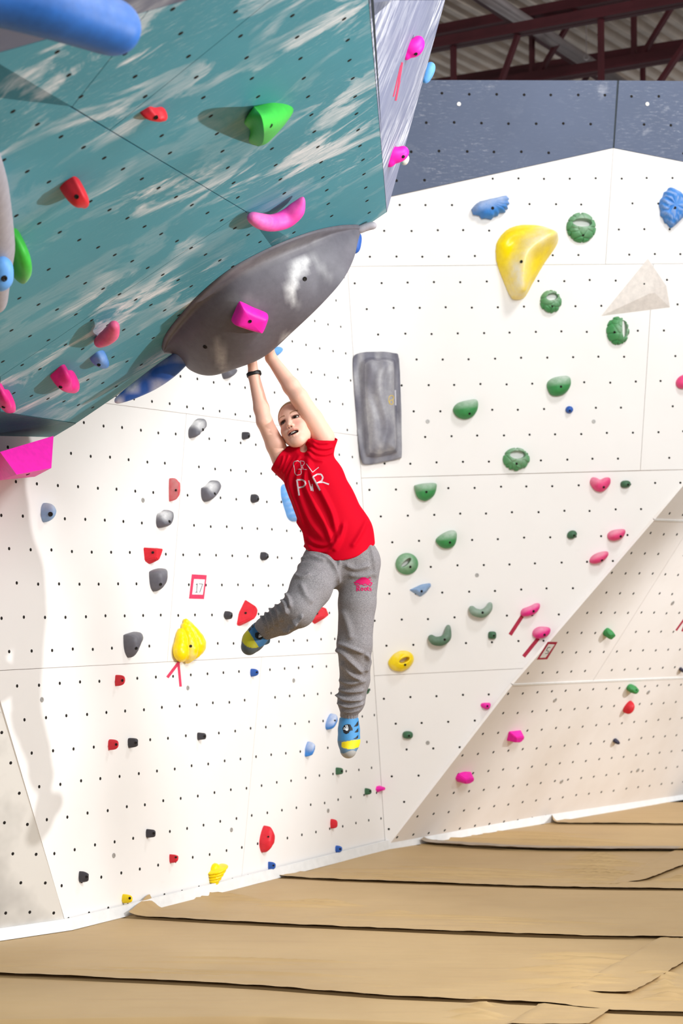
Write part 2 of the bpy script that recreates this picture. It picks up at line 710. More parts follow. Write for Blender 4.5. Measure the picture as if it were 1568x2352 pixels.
def screws(parent, P, pts, r=0.012):
    for p in pts:
        c = P.uv(*p)
        bm = bmesh.new()
        n = 12
        rings = []
        for rr, z in ((r, 0.0003), (r * 0.9, 0.003), (r * 0.45, 0.003), (r * 0.4, 0.001)):
            rings.append([bm.verts.new((c[0] + math.cos(6.2832 * i / n) * rr, c[1] + math.sin(6.2832 * i / n) * rr, z)) for i in range(n)])
        for k in range(3):
            for i in range(n):
                j = (i + 1) % n
                bm.faces.new((rings[k][i], rings[k][j], rings[k + 1][j], rings[k + 1][i])).material_index = 1 if k == 2 else 0
        bm.faces.new(rings[3]).material_index = 1
        link('screw', mesh_bm('screw', bm), [M['screw'], M['nut_dark']], parent, P.matrix())


# ---- right wall (faces the camera)
lineC = lambda y: 800 + (y - 650) * (85 / 1300.0)          # corner line between left and right wall
XR = 1760
wr = backing('wall_right', PR, [(lineC(170) - 2, 183), (XR, 187), (XR, 900), (1568, 1120), (885, 1950)], M['seam'])
tag(wr, 'white panelled climbing wall with a navy band along its top', 'wall')
RP = [
    ('white', [(lineC(478), 476), (1408, 340), (1390, 607), (lineC(612), 612)]),
    ('white', [(1408, 340), (XR, 410), (XR, 604), (1390, 607)]),
    ('white', [(lineC(612), 612), (1500, 606), (1470, 1080.5), (lineC(1098), 1098)]),
    ('white', [(1500, 606), (XR, 604), (XR, 900), (1604, 1078), (1470, 1080.5)]),
    ('white', [(lineC(1098), 1098), (1604, 1078), (1200, 1547), (1190, 1536), (lineC(1552), 1552)][:3] + [(1208, 1535), (lineC(1552), 1552)]),
    ('white', [(lineC(1552), 1552), (1208, 1535), (885, 1950)]),
    ('navy', [(lineC(183), 183), (1417, 184.5), (1407, 340), (lineC(478), 475)]),
    ('navy', [(1421, 184.5), (XR, 187), (XR, 409), (1410, 340)]),
]
for m_, poly in RP:
    panel(wr, PR, poly, M[m_], 0.0012 if m_ == 'white' else 0.001)
sd = bmesh.new()
bm_prism(sd, [PR.uv(*p) for p in ((1416, 185), (1421, 185), (1410, 340), (1406.5, 340))], -0.005, -0.003)
link('panel_joint', mesh_bm('panel_joint', sd), M['seam_dark'], wr, PR.matrix())
whites = [p for m_, p in RP if m_ == 'white']
bolt_holes(wr, PR, whites, (929.7, 767.3), (1347.8, 761.3), 7, (922.7, 886.3), 2, True, 0.0046)
nb_ = bolt_holes(wr, PR, [p for m_, p in RP if m_ == 'navy'], (1013.6, 215), (1388.7, 219.6), 6, (1008.5, 348), 2, True)
screws(wr, PR, [(982, 968), (1363, 968), (1095, 1321), (982, 1706)])
screws(wr, PR, [(1053.5, 239), (1486, 239)], 0.013)

# ---- left wall
wl = backing('wall_left', PL, [(155, 2135), (885, 1950), (lineC(440), 440), (-260, 560), (-260, 1200), (0, 1570)], M['seam'])
tag(wl, 'white panelled climbing wall behind the hanging climber', 'wall')
H1 = lambda x: 930 + (x - 270) * 0.1275
H2 = lambda x: 1540 - x * 0.0516
LP = [
    [(-260, 560), (600, 470), (589, H1(589)), (-260, H1(-260))],
    [(600, 470), (lineC(445), 445), (lineC(1000), H1(lineC(1000))), (589, H1(589))],
    [(-260, H1(-260)), (428, H1(428)), (384, H2(384)), (0, 1540), (-20, 1541), (-260, 1180)],
    [(428, H1(428)), (lineC(1003), H1(lineC(1003))), (lineC(1496), H2(lineC(1496))), (384, H2(384))],
    [(-20, 1541), (601, H2(601)), (553, 2034), (155, 2135)],
    [(601, H2(601)), (lineC(1496), H2(lineC(1496))), (885, 1950), (553, 2034)],
]
for poly in LP:
    panel(wl, PL, poly, M['white'], 0.0012)
bolt_holes(wl, PL, LP, (37.6, 1340.2), (313.2, 1342.2), 6, (21.7, 1498), 2, True, 0.0052)
screws(wl, PL, [(96, 1607), (328, 1149), (431, 1580), (674, 1563), (261, 1965), (531, 1906), (753, 1862)])
wf = backing('wall_facet', PF, [(155, 2135), (0, 1570), (-260, 1000), (-260, 2200), (0, 2158)], M['seam'])
tag(wf, 'scuffed grey facet of climbing wall, narrow sliver beside the white wall', 'wall')
pf_ = [(155, 2135), (-30, 1460), (-260, 620), (-260, 2200), (0, 2158)]
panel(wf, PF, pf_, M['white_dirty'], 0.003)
bolt_holes(wf, PF, [pf_], (24, 1753), (44, 1823), 1, (9, 1890), 1, False, 0.005, rng=(-20, 20))

# ---- slab low on the right
ws = backing('wall_slab', PS, [(885, 1950), (1568, 1835), (1760, 1803), (1760, 880), (1568, 1120)], M['seam'])
tag(ws, 'white slanted slab wall receding under the right wall edge', 'wall')
SP = [
    [(885, 1950), (1568, 1835), (1760, 1803), (1760, 1549), (1176, 1573)],
    [(1176, 1573), (1360, 1565.5), (1592, 1197), (1502, 1194)],
    [(1360, 1565.5), (1760, 1549), (1760, 1203), (1592, 1197)],
    [(1502, 1194), (1760, 1203), (1760, 880), (1568, 1115)],
]
for poly in SP:
    panel(ws, PS, poly, M['slab'], 0.003)
bolt_holes(ws, PS, SP, (1315, 1407.3), (1472, 1407.6), 5, (1257.4, 1500), 2, True, 0.006)
for a_, b_ in (((1177, 1573), (1760, 1549)), ((1502, 1194.3), (1760, 1203.3))):
    bm = bmesh.new()
    bm_prism(bm, [PS.uv(a_[0], a_[1] - 2.2), PS.uv(b_[0], b_[1] - 2.2), PS.uv(b_[0], b_[1] + 1.6), PS.uv(a_[0], a_[1] + 1.6)], 0, 0.004)
    link('joint_trim', mesh_bm('joint_trim', bm), M['kick'], ws, PS.matrix())
screws(ws, PS, [(1274, 1608), (1488, 1590), (1464, 1769), (1289, 1795), (1544, 1385)], 0.016)

# ---- white strip at the foot of the walls
for nm, seq in (('baseboard_left', [(-120, 2175), (0, 2158), (155, 2135), (520, 2044), (885, 1950)]), ('baseboard_right', [(885, 1950), (1230, 1893), (1568, 1835), (1700, 1813)])):
    bm = bmesh.new()
    pts = [pz(*p) for p in seq]
    prof = [(0.0, 0.050), (0.012, 0.050), (0.022, 0.0)]
    rows = []
    for i, p in enumerate(pts):
        d = unit(pts[min(i + 1, len(pts) - 1)] - pts[max(i - 1, 0)])
        nrm = np.array([d[1], -d[0], 0])
        if nrm @ (CP - p) < 0:
            nrm = -nrm
        rows.append([bm.verts.new(p + nrm * (a + 0.004) + np.array([0, 0, z])) for a, z in prof])
    for i in range(len(rows) - 1):
        for j in range(2):
            bm.faces.new((rows[i][j], rows[i + 1][j], rows[i + 1][j + 1], rows[i][j + 1]))
    o = link(nm, mesh_bm(nm, bm), M['kick'])
    tag(o, 'white kick strip at the foot of the ' + ('wall behind the climber' if 'left' in nm else 'slanted slab'), 'baseboard', None, 'structure')

# ---- the teal prow
wo = backing('wall_overhang', PT, [(836, -420), (888, 487), (175, 972), (0, 945), (-260, 905), (-260, -420)], M['seam_dark'])
tag(wo, 'teal overhanging prow wall streaked with chalk above the climber', 'wall')
SA = lambda x: 150 + x * 0.5955           # seam running down to the right
edge = lambda y: 848 + y * (40 / 487.0)
GL = lambda x: 120 - x * 0.279            # paint line at the top
low = lambda x: 972 - (x - 175) * 0.6802  # lip
XS = (560, 487)
TP = [
    ('greyblue', [(-260, GL(-260)), (836, GL(836)), (836, -420), (-260, -420)]),
    ('teal', [(-260, GL(-260)), (340, GL(340)), (165, 246), (-260, SA(-260))]),
    ('teal', [(340, GL(340)), (720, GL(720)), (252, 299), (165, 246)]),
    ('teal', [(720, GL(720)), (837, GL(837)), (edge(352), 352), (564, SA(564)), (252, 299)]),
    ('teal', [(edge(352), 352), (888, 487), (672, low(672)), (564, SA(564))]),
    ('teal', [(-260, SA(-260)), (561, SA(561)), (0, 866), (-260, 1036)]),
    ('teal', [(561, SA(561)), (671, SA(671)), (669, low(669)), (175, 972), (0, 945), (0, 866)]),
]
for m_, poly in TP:
    panel(wo, PT, poly, M[m_], 0.0016 if m_ == 'teal' else 0.001)
below = [[(-260, SA(-260)), (664, SA(664)), (664, low(664)), (175, 972), (-260, 905)]]
above = [[(-260, SA(-260)), (-260, -300), (840, -300), (888, 487), (676, low(676)), (672, SA(672))]]
bolt_holes(wo, PT, below, (88.9, 514.4), (302.5, 600.8), 5, (112, 619), 1, False, 0.0042, 'chip', ringw=2.0)
bolt_holes(wo, PT, above, (680.6, 87), (904.8, 97), 2, (729.4, 338), 6, False, 0.0042, 'chip', ringw=2.0)
# facet between the prow and the left wall
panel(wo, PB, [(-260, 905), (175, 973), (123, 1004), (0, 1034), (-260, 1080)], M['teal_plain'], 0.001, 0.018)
# side of the prow
VP_ = [(836, -420), (848, 0), (888, 487), (893, 470), (1022, 0), (1135, -420)]
panel(wo, PV, [(848.5, 8), (851, 45), (888, 486), (893, 470), (1022, 0), (902, 0)], M['lavender'], 0.0008)
panel(wo, PV, [(836, -420), (848.5, 8), (851, 45), (902, 0), (1022, 0), (1135, -420)], M['greyblue'], 0.0008)
# hidden back of the prow (closes the solid)
bm = bmesh.new()
lip_r, lip_l = PT.hit(888, 487), PT.hit(175, 972)
pts = dict(a=PT.hit(836, -420), b=lip_r, c=lip_l, d=PT.hit(-260, 905), e=PV.hit(893, 470), f=PV.hit(1135, -420),
           g=at(860, 330, 8.9), h=at(150, 800, 8.3), i=at(900, -500, 9.5), j=at(-260, 400, 7.8), k=PT.hit(-260, -420))
v_ = {q: bm.verts.new(p) for q, p in pts.items()}
for f in ('begc' if False else 'beg', 'bgc', 'cgh', 'cdh', 'djh', 'efi', 'eig', 'gih', 'ijh', 'fai', 'aki', 'kji', 'dkj'):
    bm.faces.new([v_[q] for q in f])
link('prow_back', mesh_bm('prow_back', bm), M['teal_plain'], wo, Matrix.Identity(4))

# ------------------------------------------------------------------ floor of padded mats
SEAMS = [
    [(-300, 2352), (0, 2345), (300, 2341), (600, 2337), (900, 2346), (1200, 2362), (1800, 2400)],
    [(-300, 2229), (0, 2241), (350, 2256), (600, 2270), (890, 2292), (1230, 2308), (1400, 2325), (1568, 2330), (1800, 2338)],
    [(-300, 2070), (0, 2090), (295, 2107), (550, 2122), (800, 2133), (1050, 2143), (1300, 2152), (1568, 2158), (1800, 2163)],
    [(-300, 1950), (300, 1992), (630, 2015), (800, 2025), (1100, 2035), (1350, 2042), (1568, 2045), (1800, 2048)],
    [(-300, 1880), (600, 1918), (965, 1940), (1200, 1953), (1568, 1956), (1800, 1957)],
    [(-300, 1848), (900, 1885), (1270, 1893), (1568, 1895), (1800, 1896)],
    [(-300, 1822), (1568, 1842), (1800, 1844)],
]


def floor_line(seq):
    P = np.array([pz(*p)[:2] for p in seq])
    return P


SL = [floor_line(s) for s in SEAMS]
SL.insert(0, SL[0] + np.array([0, -3.4]))


def yline(line, x):
    return np.interp(x, line[:, 0], line[:, 1])


# folds of the mat covers: start and end pixel, half-width, height
WR = []
RW = random.Random(11)
for (x0, x1, y0, y1, n, amp) in ((1130, 1490, 2188, 2276, 10, 0.006), (1230, 1500, 1975, 2030, 8, 0.005), (1010, 1180, 2290, 2345, 6, 0.006), (1440, 1600, 2230, 2300, 7, 0.006),
                                 (1480, 1640, 2005, 2030, 4, 0.004), (640, 1200, 2000, 2018, 3, 0.004), (500, 900, 2066, 2080, 3, 0.006), (640, 1500, 1985, 2012, 5, 0.004),
                                 (900, 1500, 1905, 1932, 5, 0.005), (0, 900, 2195, 2230, 4, 0.003), (700, 1500, 2090, 2130, 4, 0.003), (0, 700, 2215, 2236, 3, 0.003), (830, 1000, 2090, 2100, 2, 0.005),
                                 (1300, 1460, 1960, 1978, 4, 0.006), (380, 640, 2050, 2066, 3, 0.004)):
    for i in range(n):
        ya = y0 + (y1 - y0) * (i + RW.uniform(0.2, 0.8)) / n
        xa = RW.uniform(x0, x0 + (x1 - x0) * 0.45)
        xb = RW.uniform(x0 + (x1 - x0) * 0.65, x1)
        sl = 0.03 + RW.uniform(-0.012, 0.012)
        WR.append((pz(xa, ya)[:2], pz(xb, ya + (xb - xa) * sl)[:2], RW.uniform(0.007, 0.014), amp * RW.uniform(2.0, 4.5)))


def folds(X, Y):
    Z = np.zeros_like(X)
    for a, b, w, h in WR:
        d = b - a
        L = np.hypot(*d)
        d = d / L
        s = (X - a[0]) * d[0] + (Y - a[1]) * d[1]
        t = -(X - a[0]) * d[1] + (Y - a[1]) * d[0]
        m = (s > 0) & (s < L) & (np.abs(t) < 4 * w)
        if m.any():
            e = np.clip(s[m] / L, 0, 1)
            Z[m] = np.maximum(Z[m], min(h, 0.018) * np.exp(-(t[m] / w) ** 2) * np.sin(np.pi * e) ** 0.7)
    return Z


floor = bpy.data.objects.new('floor', None)
COL.objects.link(floor)
PM['floor'] = Matrix.Identity(4)
tag(floor, 'tan padded crash mat floor with black seams and cover flaps', 'floor', None, 'structure')
X0, X1 = -3.6, 5.2
for i in range(len(SL) - 1):
    far, near = SL[i + 1], SL[i]
    nx = 300 if i else 120
    xs = np.linspace(X0, X1, nx)
    g = 0.016
    ya = yline(near, xs) + (g * 0.5)
    yb = yline(far, xs) - (g * 0.5)
    w = float(np.mean(yb - ya))
    ny = 40 if i == 0 else max(14, min(150, int(w / 0.0055)))
    T = np.linspace(0, 1, ny)
    X = np.repeat(xs[:, None], ny, 1)
    Y = ya[:, None] + (yb - ya)[:, None] * T[None, :]
    edge_d = np.minimum(Y - ya[:, None], yb[:, None] - Y)
    Z = folds(X, Y) - 0.006 * np.exp(-edge_d / 0.007) + 0.003 * vnoise(np.stack([X * 1.4, Y * 2.2, X * 0], -1), i)
    Z = np.where(edge_d < 1e-6, Z - 0.05, Z)
    V = np.stack([X, Y, Z], -1).reshape(-1, 3)
    I = np.arange(nx * ny).reshape(nx, ny)
    Q = np.stack([I[:-1, :-1], I[1:, :-1], I[1:, 1:], I[:-1, 1:]], -1).reshape(-1, 4)
    link('mat', mesh_np('mat', V, Q), M['mat'], floor, Matrix.Identity(4))
bm = bmesh.new()
vs = [bm.verts.new(p) for p in ((X0 - 2, -4, -0.08), (X1 + 2, -4, -0.08), (X1 + 2, 19, -0.08), (X0 - 2, 19, -0.08))]
bm.faces.new(vs)
link('mat_base', mesh_bm('mat_base', bm), M['mat_side'], floor, Matrix.Identity(4))  # near-black sheet painted in for the shadow gaps between mats


def flap(near_px, width, mat, z=0.004, far_curl=None, n=160, seed=0, frontlift=0.004, far_px=None):
    """a strip of cover folded over a joint: near edge follows near_px, width is in metres away from the camera"""
    P = spline(np.array([pz(*p)[:2] for p in near_px]), n, closed=False)
    PF = spline(np.array([pz(*p)[:2] for p in far_px]), n, closed=False) if far_px else None
    m = 13
    V = []
    for i in range(n):
        d = P[min(i + 1, n - 1)] - P[max(i - 1, 0)]
        d = d / np.hypot(*d)
        nr = np.array([-d[1], d[0]])
        if nr[1] < 0:
            nr = -nr
        s = i / (n - 1)
        curl = 0.05 * max(0, 1 - s / 0.04) ** 2 if far_curl else 0.0
        for j in range(m):
            t = j / (m - 1)
            q = P[i] + nr * width * t if PF is None else P[i] * (1 - t) + PF[i] * t
            zz = z * (1 - 0.6 * t) * (t < 0.99) + 0.001 + 0.003 * math.exp(-((t - 0.9) / 0.06) ** 2) + frontlift * math.exp(-t * 9) + curl * (0.3 + t)
            V.append((q[0], q[1], zz))
    V = np.array(V)
    V[:, 2] += 0.0022 * (1 + vnoise(np.stack([V[:, 0] * 6, V[:, 1] * 30, V[:, 2] * 0], -1), seed)) + 0.0015 * vnoise(np.stack([V[:, 0] * 25, V[:, 1] * 40, V[:, 2] * 0], -1), seed + 5)
    V[:, 1] += 0.006 * vnoise(np.stack([V[:, 0] * 2.3, V[:, 0] * 0, V[:, 0] * 0], -1), seed + 9)
    I = np.arange(n * m).reshape(n, m)
    Q = np.stack([I[:-1, :-1], I[1:, :-1], I[1:, 1:], I[:-1, 1:]], -1).reshape(-1, 4)
    o = link('cover_flap', mesh_np('cover_flap', V, Q), mat, floor, Matrix.Identity(4))
    return o


flap(SEAMS[1], 0.20, M['mat'], seed=1)
flap(SEAMS[2][2:], 0.24, M['mat'], far_curl=True, seed=2)
flap(SEAMS[3][2:], 0.22, M['mat'], far_curl=True, seed=3)
flap(SEAMS[4][2:], 0.18, M['flap_grey'], far_curl=True, seed=4, frontlift=0.012)
flap(SEAMS[5][2:], 0.22, M['mat'], far_curl=True, seed=5)
flap([(1450, 2285), (1510, 2252), (1568, 2216), (1640, 2172)], 0, M['mat'], z=0.005, seed=6, n=60, far_px=[(1300, 2277), (1400, 2222), (1520, 2152), (1600, 2112)])
flap([(1490, 2021), (1530, 2005), (1568, 1991), (1640, 1965)], 0, M['mat'], z=0.005, seed=7, n=60, far_px=[(1395, 2034), (1440, 2008), (1530, 1962), (1600, 1930)])
flap([(1352, 2356), (1378, 2340), (1402, 2322)], 0, M['mat'], z=0.005, seed=8, n=40, far_px=[(1160, 2356), (1200, 2332), (1236, 2308)])


# ------------------------------------------------------------------ roof: deck, trusses, pipe
ce = bpy.data.objects.new('ceiling', None)
COL.objects.link(ce)
PM['ceiling'] = Matrix.Identity(4)
tag(ce, 'corrugated metal roof deck above the climbing walls', 'ceiling', None, 'structure')
rd = np.array([0.53, 0.848])
rt = np.array([0.848, -0.53])
V, Q = [], []
zc = 6.5
pitch = 0.17
n = 150
prof = [(0, 0.0), (0.36, 0.0), (0.46, 0.085), (0.90, 0.085)]
base = np.array([2.0, 16.0])
for i in range(-n // 2, n // 2):
    for a, z in prof:
        for L in (-14, 16):
            p = base + rt * (i + a) * pitch + rd * L
            V.append((p[0], p[1], zc + z))
for i in range(len(V) // 2 - 1):
    Q.append((2 * i, 2 * i + 1, 2 * i + 3, 2 * i + 2))
link('roof_deck', mesh_np('roof_deck', V, Q, smooth=False), M['deck'], ce, Matrix.Identity(4))


def chord(parent, a, b, w, name='chord', mat='metal_truss'):
    """double angle bar: two thin L sections side by side"""
    a, b = np.asarray(a), np.asarray(b)
    d = unit(b - a)
    up = np.array([0, 0, 1.0])
    s = unit(np.cross(d, up))
    bm = bmesh.new()
    for sg in (-1, 1):
        for prof_ in ([(0.1, 0), (1, 0), (1, 0.22), (0.32, 0.22), (0.32, 1), (0.1, 1)],):
            A = [bm.verts.new(a + s * sg * x * w * 0.7 + up * z * w) for x, z in prof_]
            B = [bm.verts.new(b + s * sg * x * w * 0.7 + up * z * w) for x, z in prof_]
            k = len(A)
            for i in range(k):
                j = (i + 1) % k
                bm.faces.new((A[i], A[j], B[j], B[i]))
            bm.faces.new(A)
            bm.faces.new(B[::-1])
    return link(name, mesh_bm(name, bm), M[mat], parent, Matrix.Identity(4))


def web(parent, a, b, r=0.026):
    bm = bmesh.new()
    bm_bar(bm, a, b, r, seg=4)
    return link('web_member', mesh_bm('web_member', bm), M['metal_truss'], parent, Matrix.Identity(4))


def ext(p, q, k0, k1):
    p, q = np.asarray(p), np.asarray(q)
    return p + (q - p) * k0, p + (q - p) * k1


def truss(label, c0, c1, ztop, zbot, webs, w=0.095):
    t = bpy.data.objects.new('roof_truss', None)
    COL.objects.link(t)
    PM[t.name] = Matrix.Identity(4)
    tag(t, label, 'truss', 'maroon roof trusses')
    a, b = pz(*c0, ztop), pz(*c1, ztop)
    A, B = ext(a, b, -0.9, 1.8)
    chord(t, A, B, w)
    dz = np.array([0, 0, zbot - ztop])
    chord(t, A + dz, B + dz, w)
    for s0, s1 in webs:
        pa = a + (b - a) * s0
        pb = a + (b - a) * s1 + dz
        web(t, pa, pb + np.array([0, 0, w]))
    return t


truss('maroon roof truss with the thick double chord, nearest one above the navy wall band', (993, 116), (1568, 11), 5.75, 3.9,
      [(0.09, 0.09), (0.69, 0.69), (0.36, 0.0), (1.12, 0.45), (1.3, 1.3), (-0.3, -0.3)])
truss('maroon roof truss crossing the upper corner close under the roof deck', (1002, 84), (1411, 6), 6.28, 5.72,
      [(0.55, 0.55), (0.80, 0.60), (1.1, 1.1), (1.35, 1.15)], 0.1)
truss('maroon roof truss farthest back, its chord just over the navy wall top', (1165, 180), (1568, 117), 6.2, 5.55,
      [(-0.3, -0.3), (0.78, 0.78), (0.5, 0.3)], 0.1)
pp = bpy.data.objects.new('conduit_pipe', None)
COL.objects.link(pp)
PM['conduit_pipe'] = Matrix.Identity(4)
tag(pp, 'pale grey pipe pair running diagonally under the roof deck', 'pipe')
for dx, r_ in ((0, 0.055), (13, 0.035)):
    a, b = ext(pz(1128 + dx, 0, 6.05), pz(1397 + dx, 176, 6.05), -0.6, 1.5)
    bm = bmesh.new()
    bm_bar(bm, a, b, r_, seg=10)
    link('pipe', mesh_bm('pipe', bm, True), M['pipe'], pp, Matrix.Identity(4))
a, b = ext(pz(1110, 2, 6.1), pz(1380, 180, 6.1), -0.6, 1.5)
chord(pp, a, b, 0.1, 'bracket_rail')
hk = bpy.data.objects.new('hanging_wire', None)
COL.objects.link(hk)
PM['hanging_wire'] = Matrix.Identity(4)
tag(hk, 'thin wire with a small hook hanging from the roof deck', 'wire')
bm = bmesh.new()
d_ = floor_depth(1346, 131, 5.9)
p0, p1 = at(1334, 20, d_), at(1346, 126, d_)
bm_bar(bm, (p1[0], p1[1], 6.5), p1, 0.004, seg=5)
link('wire', mesh_bm('wire', bm), M['pipe'], hk, Matrix.Identity(4))
bm = bmesh.new()
for i in range(10):
    w0, w1 = 6.28 * i / 10, 6.28 * (i + 1) / 10
    c_ = p1 + np.array([0, 0, -0.022])
    bm_bar(bm, c_ + np.array([math.cos(w0), 0, math.sin(w0)]) * 0.022, c_ + np.array([math.cos(w1), 0, math.sin(w1)]) * 0.022, 0.005, seg=5)
link('hook', mesh_bm('hook', bm), M['pipe'], hk, Matrix.Identity(4))
# dark hall wall behind everything
bm = bmesh.new()
a, b = base + rd * 9 - rt * 16, base + rd * 9 + rt * 16
vs = [bm.verts.new(p) for p in ((a[0], a[1], -0.1), (b[0], b[1], -0.1), (b[0], b[1], 6.6), (a[0], a[1], 6.6))]
bm.faces.new(vs)
o = link('wall_back', mesh_bm('wall_back', bm), mat_plain('dark_hall_wall', (0.06, 0.05, 0.05), 0.8))
tag(o, 'dark far wall of the hall behind the climbing walls', 'wall', None, 'structure')
# ------------------------------------------------------------------ climbing holds
def hold_root(name, label, group, P, px, cat='climbing hold'):
    o = bpy.data.objects.new(name, None)
    COL.objects.link(o)
    o.matrix_world = P.matrix(P.hit(*px))
    PM[o.name] = o.matrix_world.copy()
    return tag(o, label, cat, group)


def bolt(parent, P, wpos, n, r=0.0068):
    """socket-head bolt sunk in the hold"""
    n = unit(n)
    u = unit(np.cross(n, [0.3, 0.9, 0.2]))
    v = np.cross(n, u)
    bm = bmesh.new()
    seg = 10
    rings = []
    for rr, z in ((r * 1.12, -0.002), (r, 0.0022), (r * 0.62, 0.0022), (r * 0.55, 0.0008)):
        rings.append([bm.verts.new(np.asarray(wpos) + u * math.cos(6.2832 * i / seg) * rr + v * math.sin(6.2832 * i / seg) * rr + n * z) for i in range(seg)])
    for k in range(3):
        for i in range(seg):
            j = (i + 1) % seg
            bm.faces.new((rings[k][i], rings[k][j], rings[k + 1][j], rings[k + 1][i]))
    bm.faces.new(rings[3])
    return link('bolt', mesh_bm('bolt', bm), M['nut_dark'], parent, Matrix.Identity(4))


def bolt_on(parent, P, body, px, r=0.0068):
    """seat a bolt where the sight line through px meets the body"""
    me = body.data
    mw = PM[body.name]
    V = [mw @ v.co for v in me.vertices]
    t = BVHTree.FromPolygons(V, [list(p.vertices) for p in me.polygons])
    d = ray(*px)
    h, n, _, _ = t.ray_cast(Vector(CP), Vector(unit(d)))
    if h is None:
        return
    n = np.array(n)
    if n @ d > 0:
        n = -n
    bolt(parent, P, np.array(h), unit(n + P.n * 0.4), r)


def ell_px(c, w, h, rot=0, n=14, wob=0.0, sq=2.0, seed=0):
    R = random.Random(seed)
    pts = []
    ca, sa = math.cos(math.radians(rot)), math.sin(math.radians(rot))
    for i in range(n):
        a = 2 * math.pi * i / n
        s = 1 + R.uniform(-wob, wob)
        x = math.copysign(abs(math.cos(a)) ** (2 / sq), math.cos(a)) * w / 2 * s
        y = math.copysign(abs(math.sin(a)) ** (2 / sq), math.sin(a)) * h / 2 * s
        pts.append((c[0] + x * ca - y * sa, c[1] + x * sa + y * ca))
    return pts


def proj(w):
    r = np.asarray(w) - CP
    d = r @ FWD
    return np.array([IW / 2 + F * (r @ RIGHT) / d, IH / 2 - F * (r @ UPC) / d])


def dome(label, group, P, outline, h, mat, apex=None, a=0.8, b=0.85, bolt_px=None, smooth=True, n=44, rings=9, chalk=None, dents=(), rough=0.0, ridges=None,
         name='climbing_hold', seed=0, br=0.0068, lean=(0, 0), rim=0.0):
    """moulded hold: outline on the wall, rising to height h; dents = (px, radius px, depth, chalk)"""
    want = np.array(outline, float)
    wlo, whi = want.min(0), want.max(0)
    c0 = want.mean(0)
    reach = np.abs(proj(P.hit(*c0, 0.1)) - c0) / 0.1                 # px of sight-line shift per metre of height
    h = float(min(h, *((0.48 if P is PV else 0.62) * (whi - wlo) / np.maximum(reach, 1e-6))))

    steep = P is PT or P is PV
    if steep:
        outline = [tuple((np.array(p, float) - c0) * (0.80 if P is PT else 0.58) + c0) for p in outline]

    def make(outline, apex, dents):
        c = np.mean(np.array(outline, float), 0)
        o0 = P.uv(*c)
        pts = np.array([P.uv(*p) - o0 for p in (spline(outline, n) if smooth else spline_lin(outline, n))])
        ap = (P.uv(*apex) - o0) if apex is not None else pts.mean(0)
        V = []
        if rim:
            V += [(p[0], p[1], 0) for p in pts]
        for k in range(rings):
            t = k / rings * math.pi / 2
            s = math.cos(t) ** a
            z = h * math.sin(t) ** b + rim
            q = ap + (pts - ap) * s + np.array(lean) * math.sin(t)
            V += [(p[0], p[1], z) for p in q]
        V.append((ap[0] + lean[0], ap[1] + lean[1], h + rim))
        V = np.array(V)
        R = (len(V) - 1) // n
        Q = [(k * n + i, k * n + (i + 1) % n, (k + 1) * n + (i + 1) % n, (k + 1) * n + i) for k in range(R - 1) for i in range(n)]
        Q += [((R - 1) * n + i, (R - 1) * n + (i + 1) % n, len(V) - 1) for i in range(n)]
        ck = np.zeros(len(V))
        w = V[:, 2] / (h + rim)
        if chalk is not None:            # (direction in px, strength): the side hands use
            d = unit(np.array([chalk[0][0], -chalk[0][1]]))
            ext_ = np.abs(pts @ d).max()
            ck += chalk[1] * np.clip((V[:, :2] @ d) / ext_ * 1.2 + 0.1, 0, 1) * (0.35 + 0.65 * w)
        for (dp, dr, dd, dc) in dents:
            q = P.uv(*dp) - o0
            rr = np.linalg.norm(P.uv(dp[0] + dr, dp[1]) - P.uv(*dp))
            g = np.exp(-((V[:, 0] - q[0]) ** 2 + (V[:, 1] - q[1]) ** 2) / rr ** 2)
            V[:, 2] = np.maximum(V[:, 2] - dd * g * w, 0.001 * (V[:, 2] > 0))
            ck += dc * np.clip(g * 1.3 - 0.2, 0, 1)
        if ridges:
            (rx, ry), per, amp = ridges
            d = unit(np.array([rx, -ry]))
            V[:, 2] += amp * w * np.sin((V[:, :2] @ d) / per * 6.283 + 2 * vnoise(V * 30, seed))
            ck += 0.35 * w * (np.sin((V[:, :2] @ d) / per * 6.283) > 0.2)
        if rough:
            V += (w[:, None] * rough) * np.stack([vnoise(V * 55 + 7, seed), vnoise(V * 55 + 31, seed + 3), 0.5 * vnoise(V * 40, seed + 6)], 1)
        return c, V, Q, ck

    for _ in range(5):                # fit the footprint until the raised body fills the outline seen
        c, V, Q, ck = make(outline, apex, dents)
        o_ = P.hit(*c)
        Wv = o_ + V[:, :1] * P.u + V[:, 1:2] * P.v + V[:, 2:3] * P.n
        r_w = Wv - CP
        dd_ = r_w @ FWD
        pxs = np.stack([IW / 2 + F * (r_w @ RIGHT) / dd_, IH / 2 - F * (r_w @ UPC) / dd_], 1)
        lo_, hi_ = pxs.min(0), pxs.max(0)
        k_ = np.ones(2) if steep else np.clip((whi - wlo) / (hi_ - lo_), 0.6, 1.5)
        mv = (wlo + whi) / 2 - (lo_ + hi_) / 2
        base_px = np.array(outline, float)
        m_ = (base_px.max(0) + base_px.min(0)) / 2
        tr = lambda p, k_=k_, mv=mv, m_=m_: tuple((np.array(p, float) - m_) * k_ + m_ + mv)
        outline = [tr(p) for p in outline]
        if apex is not None:
            apex = tr(apex)
        dents = [(tr(d[0]), d[1], d[2], d[3]) for d in dents]
    c, V, Q, ck = make(outline, apex, dents)
    root = hold_root(name, label, group, P, c)
    body = link('grip_body', mesh_np('grip_body', V, Q, True, None, np.clip(ck, 0, 1)), M[mat], root, P.matrix(P.hit(*c)))
    if bolt_px is not None:
        bolt_on(root, P, body, bolt_px, br)
    return root


